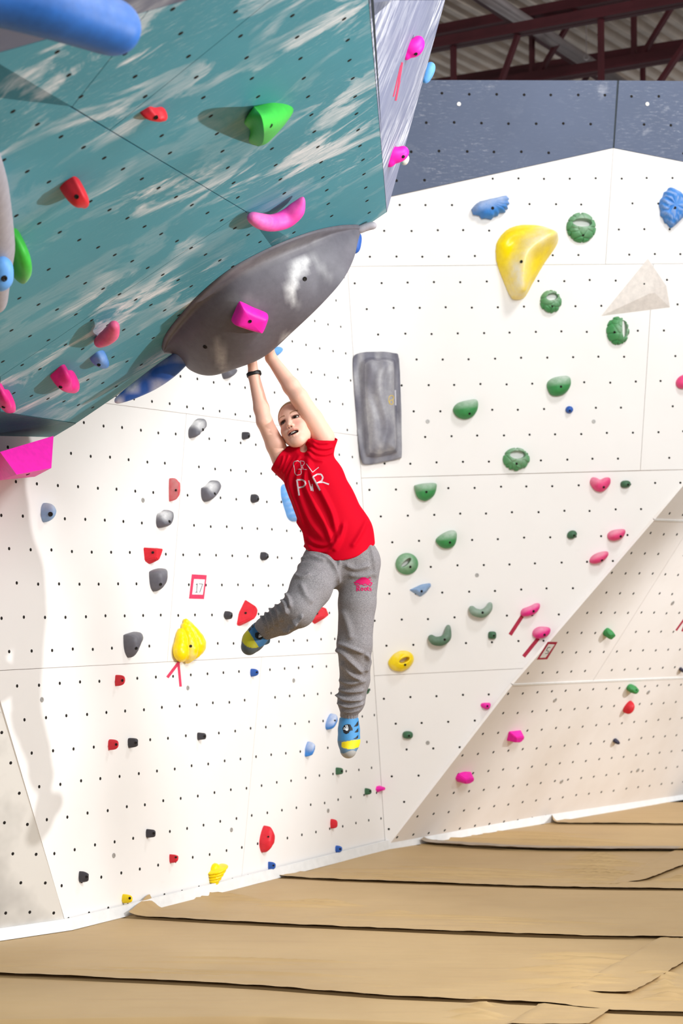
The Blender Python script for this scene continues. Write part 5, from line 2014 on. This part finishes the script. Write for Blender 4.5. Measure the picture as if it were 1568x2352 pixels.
blush = np.exp(-(((np.abs(h_[:, 0]) - .034) / .016) ** 2 + ((h_[:, 1] + .03) / .014) ** 2)) * face
colr = colr * (1 - .22 * blush[:, None] * np.array([0.2, 1, .9]))
lip = face & (h_[:, 2] > .050) & (((h_[:, 0] / .0265) ** 2 + ((h_[:, 1] + .0635 - .18 * np.abs(h_[:, 0])) / .0138) ** 2) < 1)
colr[lip] = lin(218, 146, 128)
mouth = face & (((h_[:, 0] / .0245) ** 2 + ((h_[:, 1] + .0630) / .0084) ** 2) < 1) & (h_[:, 2] < .0705)
colr[mouth] = lin(70, 22, 22)
brow = face & (np.abs(np.abs(h_[:, 0]) - .030) < .018) & (np.abs(h_[:, 1] - .0215 - .006 * (1 - ((np.abs(h_[:, 0]) - .030) / .018) ** 2)) < .0034)
colr[brow] = lin(176, 128, 98)
lid = face & (np.abs(np.abs(h_[:, 0]) - .029) < .0165) & (np.abs(h_[:, 1] - .001) < .0095) & (h_[:, 2] > .045)
colr[lid] = np.array(lin(176, 122, 104))
lash = face & ((((np.abs(h_[:, 0]) - .029) / .0155) ** 2 + ((h_[:, 1] - .001) / .0078) ** 2) < 1)
colr[lash] = lin(84, 54, 44)
nos = face & (((np.abs(h_[:, 0]) - .0058) / .0026) ** 2 + ((h_[:, 1] + .0405) / .0018) ** 2 < 1)
colr[nos] = lin(80, 34, 30)
MB_ = mat_attr('skin', 0.48, 0.35, None, 0.04, 0.12, 120)
link('body', mesh_np('body', V_, Q_, True, colr), MB_, person, BM)

# eyes, teeth
for s in (-1, 1):
    f = Field(H(s * .029, .001, .0545) - .014, H(s * .029, .001, .0545) + .014, .0012)
    f.ell(H(s * .029, .001, .0545), np.array([.0122] * 3) * HS, 0)
    v, q = f.mesh()
    l_ = hl(v) - np.array([s * .029, .001, .0545])
    cc = np.repeat(np.array([lin(176, 160, 150)]), len(v), 0)  # eye whites toned down in colour for shade on the face
    gz = np.hypot(l_[:, 0] + .0025, l_[:, 1] - .0022)
    cc[(gz < .0072) & (l_[:, 2] > 0)] = lin(74, 52, 40)
    cc[(gz < .003) & (l_[:, 2] > 0)] = lin(12, 10, 10)
    link('eye', mesh_np('eye', v, q, True, cc), mat_attr('eye_gloss', .15, .5), person, BM)
f = Field(H(0, -.06, .068) - .022, H(0, -.06, .068) + .022, .0013)
for i in range(-3, 4):
    f.ell(H(i * .0062, -.0575 + .0002 * i * i, .0660 - .0011 * i * i), np.array([.0034, .0042, .0028]) * HS, .0004, AX)
    if abs(i) < 3:
        f.ell(H(i * .0052, -.0690 + .0003 * i * i, .0620 - .0011 * i * i), np.array([.0029, .0028, .0026]) * HS, .0004, AX)
v, q = f.mesh()
link('teeth', mesh_np('teeth', v, q), mat_plain('tooth_white', lin(238, 230, 220), .3, .5, 0, .03), person, BM)
# hair: pulled back, blond
f = Field(HO - 0.19, HO + 0.15, 0.003)
f.ell(H(0, .030, -.022), np.array([.0725, .084, .092]) * HS, 0, AX)
f.cone(H(0, .045, -.100), H(.012, -.02, -.135), .022, .026, .015)
f.cone(H(.012, -.02, -.135), H(.02, -.10, -.125), .026, .010, .01)
X, Y, Z = f.full()
lx = ((X - HO[0]) * hX[0] + (Y - HO[1]) * hX[1] + (Z - HO[2]) * hX[2]) / HS
ly = ((X - HO[0]) * hU[0] + (Y - HO[1]) * hU[1] + (Z - HO[2]) * hU[2]) / HS
lz = ((X - HO[0]) * hF[0] + (Y - HO[1]) * hF[1] + (Z - HO[2]) * hF[2]) / HS
keep = np.minimum(0.62 * lz - 0.78 * ly + 0.034 - 1.2 * lx * lx, lz + 0.035 - 0.25 * ly)
f.D = np.maximum(f.D, keep).astype(np.float32)
v, q = f.mesh()
v = relax(v, q, 1)
l_ = hl(v)
st = vnoise(np.stack([l_[:, 0] * 420, l_[:, 1] * 30, l_[:, 2] * 30], 1), 3)
cc = np.array(lin(190, 152, 110))[None, :] * (1 + .25 * st[:, None])
link('hair', mesh_np('hair', v, q, True, np.clip(cc, 0, 1)), mat_attr('hair', .4, .4), person, BM)


def vnormals(V, Q):
    a, b, c, d = V[Q[:, 0]], V[Q[:, 1]], V[Q[:, 2]], V[Q[:, 3]]
    n = np.cross(c - a, d - b)
    N = np.zeros_like(V)
    for k in range(4):
        np.add.at(N, Q[:, k], n)
    return N / np.maximum(np.linalg.norm(N, axis=1), 1e-12)[:, None]


def to_px(V):
    d = BD - V[:, 2]
    w = ORG + V[:, :1] * RIGHT + V[:, 1:2] * UPC - V[:, 2:3] * FWD
    r = w - CP
    dd = r @ FWD
    return np.stack([IW / 2 + F * (r @ RIGHT) / dd, IH / 2 - F * (r @ UPC) / dd], 1)


def crease(V, Q, lines):
    """fold the cloth along px polylines seen on its front: (points, width px, height m)"""
    N = vnormals(V, Q)
    p = to_px(V)
    front = np.clip(N[:, 2] * 2 + 0.4, 0, 1)
    disp = np.zeros(len(V))
    for pts, w, h in lines:
        S = spline(np.array(pts, float), 6 * len(pts), False)
        best = np.full(len(V), 1e9)
        along = np.zeros(len(V))
        for i in range(len(S) - 1):
            a, e = S[i], S[i + 1] - S[i]
            t = np.clip(((p - a) @ e) / max(e @ e, 1e-9), 0, 1)
            d = np.linalg.norm(p - a - t[:, None] * e, axis=1)
            m = d < best
            best[m] = d[m]
            along[m] = (i + t[m]) / (len(S) - 1)
        g = np.exp(-(best / w) ** 2) * np.clip(np.minimum(along, 1 - along) * 6 + 0.15, 0, 1)
        disp += h * g
    return V + N * (disp * front)[:, None]


# --- shirt
SF = Field(J(600, 1310, 0) - np.array([0, 0, .2]), J(880, 975, 0) + np.array([0, 0, .2]), 0.0036)
c1, c2, c3, c4 = J(707, 1068, .02), J(725, 1105, .01), J(748, 1160, -.005), J(778, 1232, .01)
SF.cone(c1, c2, .100, .113, .02, (Z0, 1.42))
SF.cone(c2, c3, .113, .119, .02, (Z0, 1.40))
SF.cone(c3, c4, .119, .136, .02, (Z0, 1.32))
SF.cone(c4, J(790, 1300, .01), .136, .138, .02, (Z0, 1.27))
slR, slL = J(636, 1050, .022), J(751, 985, .008)
SF.cone(J(678, 1078, .03), slR, .068, .054, .025)
SF.cone(J(664, 1064, .03), J(690, 1056, .03), .058, .058, .02)
SF.cone(J(690, 1058, .03), J(724, 1036, .02), .058, .058, .02)
SF.cone(J(716, 1050, .02), slL, .075, .056, .025)
X, Y, Z = SF.full()


def half(pt, nrm, k=0.006):
    nrm = unit(nrm)
    d = (X - pt[0]) * nrm[0] + (Y - pt[1]) * nrm[1] + (Z - pt[2]) * nrm[2]
    SF.D = -smin(-SF.D, -d.astype(np.float32), k)


half(J(637, 1051, .02), np.array([-.86, .51, 0.0]))
half(J(738, 1006, .01), np.array([0.05, 1.0, 0.22]))
hem_c = J(771, 1160, 0)
hd = np.where(Y < hem_c[1], np.sqrt((X - hem_c[0]) ** 2 + (Y - hem_c[1]) ** 2 + (0.25 * (Z - hem_c[2])) ** 2) - .222, -1.0)
SF.D = -smin(-SF.D, -hd.astype(np.float32), .004)
# openings: neck, sleeves, hem
SF.cone(H(0, -.06, -.028), J(699, 1042, .02), .047, .043, .008, None, True)
SF.cone(J(696, 1028, -.05), J(697, 1066, -.085), .031, .002, .006, None, True)
SF.cone(J(662, 1072, .03), J(600, 1000, .01), .046, .046, .004, None, True)
SF.cone(J(735, 1030, .015), J(770, 930, .0), .049, .052, .004, None, True)
SF.cone(J(779, 1225, .01), J(800, 1330, .01), .121, .123, .004, (Z0, 1.34), True)
sV, sQ = SF.mesh()
sV = relax(sV, sQ, 2)
FOLD = [
    ([(690, 1046), (672, 1080), (668, 1112), (688, 1170), (708, 1226)], 5, .007), ([(678, 1050), (660, 1082), (658, 1108), (676, 1158), (696, 1212)], 4, .005),
    ([(700, 1062), (684, 1096), (690, 1140), (712, 1196), (742, 1238)], 5, .006), ([(704, 1066), (702, 1110), (722, 1158), (748, 1206), (764, 1252)], 6, .007),
    ([(706, 1050), (716, 1090), (738, 1130), (762, 1180), (772, 1224)], 7, .009), ([(716, 1018), (728, 1028), (748, 1030), (764, 1024)], 3.5, .005), ([(708, 1026), (724, 1040), (746, 1044), (766, 1036)], 3.5, .005),
    ([(706, 1036), (720, 1054), (744, 1060)], 4, .005), ([(712, 1008), (732, 1018), (756, 1016)], 3, .004), ([(652, 1046), (648, 1064), (640, 1080)], 3.5, .004), ([(664, 1044), (656, 1066), (648, 1088)], 3.5, .004),
    ([(704, 1244), (724, 1262), (752, 1266), (768, 1250), (778, 1226)], 5, .008), ([(706, 1228), (722, 1246), (748, 1252), (766, 1240)], 4, .005), ([(700, 1250), (716, 1264), (742, 1274)], 4, .006), ([(790, 1200), (780, 1240), (766, 1266)], 6, .007),
    ([(842, 1192), (826, 1226), (806, 1258)], 6, .005), ([(686, 1190), (700, 1220), (706, 1246)], 4, .006)]
sV = crease(sV, sQ, [(a_, b_ * .9, c_ * 1.9) for a_, b_, c_ in FOLD])
sV = relax(sV, sQ, 1)
RED = lin(196, 0, 30)


def cloth(name, c, fine=0.05, scale=350, rough=.75):
    k = NT(name)
    k.set(rough, .08)
    f_ = k.noise(k.coords(), scale, 3, .8, .3, .7)
    k.base(k.mix(f_, tuple(x * (1 - fine) for x in c), tuple(min(1, x * (1 + fine)) for x in c)))
    k.bump(k.noise(k.coords(), 700, 2, .6), .2, .0008)
    return k.m


shirt = link('shirt', mesh_np('shirt', sV, sQ), cloth('red_cotton', RED, .06), person, BM)
sW = [BM @ Vector(p) for p in sV]
SB = BVHTree.FromPolygons(sW, sQ.tolist())
O5 = lambda s: [(500 + x / 3.92, 780 + y / 3.92) for x, y in s]
silver = mat_plain('silver_print', lin(196, 178, 182), .6, .2, .0, .2, 500)
thin = strokes(O5([(737, 1104), (722, 1090), (690, 1098), (681, 1115), (694, 1204), (712, 1222), (745, 1214), (752, 1202), (747, 1166), (722, 1168)]), 1.5)
thin += strokes(O5([(756, 1170), (742, 1092), (775, 1096), (782, 1112), (770, 1132), (752, 1134)]), 1.2) + strokes(O5([(760, 1140), (770, 1168), (800, 1170)]), 1.3)
thin += strokes(O5([(798, 1118), (852, 1195), (908, 1150)]), 1.6)
decal('print', shirt, SB, thin, silver, .0008, 1.5)
bold = strokes(O5([(733, 1404), (712, 1263), (762, 1262), (785, 1278), (790, 1303), (772, 1324), (722, 1335)]), 3.5)
bold += strokes(O5([(920, 1358), (855, 1236), (895, 1212), (930, 1213), (946, 1240), (936, 1272), (884, 1296)]), 3.5) + strokes(O5([(900, 1288), (945, 1284), (1000, 1304)]), 3.3)
bold += strokes(O5([(818, 1268), (842, 1362), (846, 1320), (858, 1366), (850, 1300)]), 2.6)
decal('print', shirt, SB, bold, silver, .0008, 1.5)

# --- trousers
PFld = Field(J(575, 1660, -.02) - np.array([0, 0, .22]), J(885, 1240, 0) + np.array([0, 0, .36]), 0.0038)
PFld.cone(J(781, 1246, .01), J(785, 1278, .01), .122, .128, .02, (Z0, 1.4))
PFld.cone(J(752, 1290, .0), J(820, 1288, .0), .088, .084, .03)
kmL = J(820, 1385, -.015)
PFld.cone(hipL, kmL, .082, .074, .025)
PFld.cone(kmL, knL, .074, .069, .015)
PFld.cone(knL, J(815, 1560, .02), .069, .060, .015)
PFld.cone(J(815, 1560, .02), J(806, 1612, .045), .058, .055, .012)
PFld.cone(J(806, 1612, .045), J(802, 1632, .05), .054, .038, .008)
kmR = J(714, 1350, -.11)
PFld.cone(hipR, kmR, .084, .080, .03)
PFld.cone(kmR, knR, .080, .068, .02)
PFld.cone(knR, J(648, 1424, -.07), .066, .060, .015)
PFld.cone(J(648, 1424, -.07), J(610, 1443, .015), .058, .047, .012)
X, Y, Z = PFld.full()
wst = J(780, 1246, 0)
PFld.D = np.maximum(PFld.D, (Y - wst[1]) + 0 * X + 0 * Z).astype(np.float32)
pV, pQ = PFld.mesh()
pV = relax(pV, pQ, 2)
PF_ = [
    ([(700, 1272), (740, 1276), (766, 1300), (772, 1336)], 6, .007), ([(678, 1306), (700, 1296), (736, 1300)], 5, .006), ([(690, 1286), (716, 1280), (748, 1290)], 5, .006), ([(676, 1320), (694, 1326), (714, 1318)], 5, .005),
    ([(652, 1360), (664, 1376), (668, 1396)], 4, .007), ([(642, 1374), (656, 1390), (660, 1412)], 3.6, .008), ([(630, 1386), (644, 1404), (648, 1428)], 3.6, .009), ([(618, 1396), (632, 1414), (636, 1438)], 3.6, .009),
    ([(608, 1404), (620, 1424), (624, 1446)], 3.4, .009), ([(600, 1414), (610, 1432), (614, 1454)], 3.2, .008), ([(694, 1412), (686, 1424), (672, 1430)], 3.5, .010), ([(682, 1426), (676, 1436), (662, 1440)], 3.2, .009), ([(668, 1436), (662, 1444), (650, 1448)], 3, .008),
    ([(772, 1490), (790, 1500), (814, 1526), (832, 1546)], 6, .009), ([(776, 1478), (800, 1486), (836, 1500)], 5, .006), ([(784, 1520), (806, 1548), (832, 1562)], 6, .007), ([(778, 1560), (804, 1570), (840, 1562)], 5, .005), ([(840, 1500), (846, 1520), (838, 1544)], 5, .007),
    ([(774, 1594), (796, 1606), (832, 1604)], 5, .010), ([(776, 1612), (800, 1622), (834, 1614)], 4, .009), ([(778, 1582), (802, 1588), (836, 1584)], 4.5, .006), ([(782, 1630), (802, 1634), (826, 1628)], 3, .006),
    ([(782, 1282), (776, 1310), (778, 1340)], 4, .004), ([(792, 1296), (816, 1306), (850, 1298)], 6, .005), ([(800, 1320), (830, 1324), (858, 1316)], 6, .004), ([(848, 1250), (858, 1290), (860, 1330)], 5, .005), ([(690, 1340), (704, 1372), (718, 1384)], 7, .006), ([(786, 1400), (800, 1440), (806, 1470)], 9, .005)]
pV = crease(pV, pQ, [(a_, b_ * .9, c_ * 1.9) for a_, b_, c_ in PF_])
pV = relax(pV, pQ, 1)


def heather():
    k = NT('grey_heather_fleece')
    k.set(.9, .15)
    v = k.coords()
    f1 = k.noise(k.coords((1.0, 2.2, 1.0), (0, 0, .5)), 260, 4, .8, .36, .64)
    f2 = k.noise(v, 60, 3, .7, .3, .7)
    c = k.mix(f1, lin(86, 83, 87), lin(164, 159, 160))
    c = k.mix(k.math('MULTIPLY', f2, .3), c, lin(128, 120, 120))
    k.base(c)
    k.bump(f1, .3, .001)
    return k.m


FLE = heather()
trs = link('trousers', mesh_np('trousers', pV, pQ), FLE, person, BM)
PBV = BVHTree.FromPolygons([BM @ Vector(p) for p in pV], pQ.tolist())
# ribbed cuffs
for nm, a, b, r in (('cuff', J(803, 1628, .05), J(801, 1648, .052), .0375), ('cuff', J(613, 1441, .01), J(599, 1448, .04), .040)):
    d = unit(b - a)
    s_ = unit(np.cross(d, [0.2, 0.1, 1.0]))
    t_ = np.cross(d, s_)
    V, Q = [], []
    n = 72
    for k in range(6):
        for i in range(n):
            w = 6.2832 * i / n
            rr = r * (0.95 + 0.035 * math.sin(w * 18)) * (1 if 0 < k < 5 else .96)
            V.append(a + (b - a) * (k / 5) + (s_ * math.cos(w) + t_ * math.sin(w)) * rr)
    for k in range(5):
        for i in range(n):
            Q.append((k * n + i, k * n + (i + 1) % n, (k + 1) * n + (i + 1) % n, (k + 1) * n + i))
    link(nm, mesh_np(nm, V, Q), FLE, person, BM)
crim = mat_plain('crimson_print', lin(190, 12, 86), .6, .2)
beaver = fan([(815, 1339), (818, 1333), (824, 1330), (829, 1326), (838, 1325.5), (844, 1328), (848, 1332), (851, 1339), (846, 1342), (838, 1341), (830, 1342), (822, 1340)])
beaver += strokes([(816, 1338), (812.5, 1337.5)], 2) + strokes([(845, 1329), (848, 1326), (851, 1328)], 1.6) + strokes([(848, 1333), (853, 1331.5)], 1.6) + strokes([(848, 1337), (854, 1339), (851, 1344)], 2.2) + strokes([(817, 1342), (824, 1343.5), (830, 1341.5), (837, 1344.5), (845, 1342.5), (851, 1346)], 1.8) + strokes([(814, 1340), (819, 1345)], 1.5)
decal('emblem', trs, PBV, beaver, crim, .0016, 1.5)


def letters():
    out = []
    R_ = lambda pts, w: strokes(pts, w)
    x = 818
    out += R_([(x + 1.5, 1357), (x + 1.5, 1346.5), (x + 6, 1346.5), (x + 7.3, 1349), (x + 6, 1351.6), (x + 1.5, 1352)], 2.3) + R_([(x + 4, 1352), (x + 8, 1357)], 2.5) + R_([(x - .5, 1356.8), (x + 4, 1356.8)], 1.6)
    for ox in (828, 836.2):
        c = (ox + 3.4, 1353.2)
        out += R_([(c[0] + 2.7 * math.cos(a), c[1] + 3.0 * math.sin(a)) for a in np.linspace(0, 6.2832, 9)], 2.2)
    out += R_([(844.5, 1347), (844.5, 1355), (847.5, 1356.5)], 2.2) + R_([(842.5, 1350), (847.5, 1350)], 1.5)
    out += R_([(852.2, 1351), (849, 1350.8), (849.2, 1353), (852, 1354), (851.8, 1356.5), (848.6, 1356.6)], 1.6)
    return out


decal('lettering', trs, PBV, letters(), crim, .0016, 1.5)

# --- wristband
a, b = J(583.5, 853, .036), J(582.5, 866, .035)
d = unit(elR - wrR)
s_ = unit(np.cross(d, Z0)); t_ = np.cross(d, s_)
V, Q = [], []
n = 40
prof = [(-.0075, .0245), (-.0085, .027), (-.006, .0290), (.006, .0290), (.0085, .027), (.0075, .0245)]
cB = (a + b) / 2
for w, r in prof:
    for i in range(n):
        q = 6.2832 * i / n
        V.append(cB + d * w + (s_ * math.cos(q) * 1.05 + t_ * math.sin(q) * 0.95) * r)
for k in range(len(prof)):
    for i in range(n):
        k2 = (k + 1) % len(prof)
        Q.append((k * n + i, k * n + (i + 1) % n, k2 * n + (i + 1) % n, k2 * n + i))
wb = link('wristband', mesh_np('wristband', V, Q), mat_plain('black_rubber', (.012, .012, .012), .45, .4), person, BM)
wb['label'] = 'black wristband'


# --- climbing shoes
def shoe(pts, wide, cols):
    """pts = ankle, instep, ball, toe, heel joints"""
    an, ins_, ball, toe, heel = pts
    lo = np.min(pts, 0) - .07
    hi = np.max(pts, 0) + .07
    f = Field(lo, hi, .0026)
    f.cone(an, ins_, .037, .040, .02)
    f.cone(ins_, ball, .040, .041, .02)
    f.cone(ball, toe, .041, .033, .02)
    f.cone(an + (heel - an) * .3, heel, .034, .028, .02)
    f.cone(heel, ball + np.array([0, 0, -.03]), .026, .028, .03)
    # ankle opening
    up = unit(an - ins_)
    X, Y, Z = f.full()
    dd = (X - an[0]) * up[0] + (Y - an[1]) * up[1] + (Z - an[2]) * up[2] - .008
    f.D = -smin(-f.D, -dd.astype(np.float32), .004)
    f.cone(an + up * .05, an - up * .012, .030, .028, .004, None, True)
    v, q = f.mesh()
    v = relax(v, q, 2)
    ax = unit(toe - an)
    L = (toe - an) @ ax + .033
    t = ((v - an) @ ax) / L
    c = np.repeat(np.array([lin(70, 138, 190)]), len(v), 0)
    cols(v, t, c)
    o = link('shoe', mesh_np('shoe', v, q, True, c), mat_attr('shoe_upper', .55, .3, 300, .12, 0, 300), person, BM)
    return o, BVHTree.FromPolygons([BM @ Vector(p) for p in v], q.tolist())


def colL(v, t, c):
    p = to_px(v)
    slate, grey, yel = lin(98, 128, 152), lin(168, 166, 164), lin(240, 214, 24)
    nrm_back = v[:, 2] < J(800, 1700, .045)[2]
    r = (p[:, 1] > 1702 - (p[:, 0] - 776) * .10)
    c[r] = slate
    y = (p[:, 1] > 1704.5 - .16 * (p[:, 0] - 785)) & (p[:, 1] < 1720.5 - .0115 * (p[:, 0] - 803) ** 2) & (p[:, 0] > 784)
    c[y & ~nrm_back] = yel
    c[p[:, 1] > 1727 + 3.5 * np.sin((p[:, 0] - 776) / 7.0)] = grey
    c[nrm_back & (p[:, 1] > 1668)] = lin(70, 72, 76)


def colR(v, t, c):
    p = to_px(v)
    ax = unit(np.array([-.52, .855]))
    s = (p - np.array([600, 1444])) @ ax
    w = (p - np.array([600, 1444])) @ np.array([.855, .52])
    c[:] = np.array(lin(58, 112, 158))
    c[s > 31 + .5 * w] = lin(186, 178, 30)
    c[s > 52 - .02 * (w + 8) ** 2] = lin(84, 92, 96)


shL_o, LB = shoe([J(801, 1652, .055), J(801, 1676, .045), J(801, 1702, .025), J(799.5, 1723, .0), J(802, 1668, .115)], 1, colL)
shR_o, RB = shoe([J(600, 1446, .045), J(594, 1456, .03), J(581, 1472, .005), J(572, 1486, -.02), J(606, 1462, .10)], 1, colR)
blk, wht = mat_plain('black_print', (.015, .015, .018), .5, .3), mat_plain('white_print', lin(225, 230, 235), .5, .3)
Q4 = lambda s: [(520 + x / 3.92, 1220 + y / 3.92) for x, y in s]
decal('strap_print', shL_o, LB, fan(Q4([(1045, 1775), (1060, 1748), (1088, 1738), (1115, 1742), (1124, 1762), (1122, 1795), (1108, 1802), (1100, 1818), (1078, 1828), (1056, 1815)])), blk, .0012, 1.5)
decal('strap_print', shL_o, LB, strokes(Q4([(1110, 1760), (1128, 1772), (1130, 1795)]), 2.5), blk, .0012, 1.5)
decal('claw_print', shL_o, LB, strokes(Q4([(1058, 1770), (1070, 1775), (1086, 1795)]), 1.8) + strokes(Q4([(1072, 1750), (1080, 1768), (1090, 1798)]), 1.8) + strokes(Q4([(1084, 1746), (1092, 1768), (1094, 1790)]), 1.6) + strokes(Q4([(1052, 1782), (1066, 1785), (1084, 1798)]), 1.5), wht, .002, 1.2)
decal('stripe_print', shL_o, LB, fan(Q4([(1184, 1708), (1168, 1732), (1146, 1762), (1170, 1758), (1184, 1748)])) + fan(Q4([(1184, 1772), (1170, 1790), (1152, 1812), (1172, 1812), (1184, 1806)])) + fan(Q4([(1184, 1835), (1162, 1858), (1140, 1870), (1166, 1872), (1182, 1862)])), blk, .0014, 1.5)
decal('strap_print', shR_o, RB, fan(Q4([(255, 930), (262, 915), (285, 912), (310, 918), (345, 935), (325, 960), (305, 978), (275, 970), (258, 955)])), blk, .0012, 1.5)
decal('claw_print', shR_o, RB, strokes(Q4([(285, 945), (305, 950), (332, 942)]), 1.5) + strokes(Q4([(290, 932), (310, 945)]), 1.5) + strokes(Q4([(286, 958), (308, 952)]), 1.4), wht, .002, 1.2)
decal('stripe_print', shR_o, RB, fan(Q4([(205, 905), (195, 880), (205, 850), (222, 880)])) + fan(Q4([(225, 870), (228, 835), (240, 828), (244, 868)])) + fan(Q4([(250, 850), (256, 815), (270, 812), (272, 850)])), blk, .0014, 1.5)
# pale sock at the hanging ankle and the black pull loop
f = Field(J(801, 1645, .052) - .06, J(801, 1645, .052) + .06, .003)
f.cone(J(802, 1632, .05), J(801, 1662, .056), .030, .031, 0)
v, q = f.mesh()
link('sock', mesh_np('sock', v, q), mat_plain('sock_pale', lin(222, 214, 202), .8, .1), person, BM)
f = Field(J(818, 1648, .05) - .03, J(818, 1648, .05) + .03, .0016)
S = [J(819, 1656, .05), J(820.5, 1645, .05), J(818, 1640, .053), J(816.5, 1646, .056), J(817, 1656, .058)]
for i in range(4):
    f.cone(S[i], S[i + 1], .0028, .0028, .001)
v, q = f.mesh()
link('pull_loop', mesh_np('pull_loop', v, q), blk, person, BM)
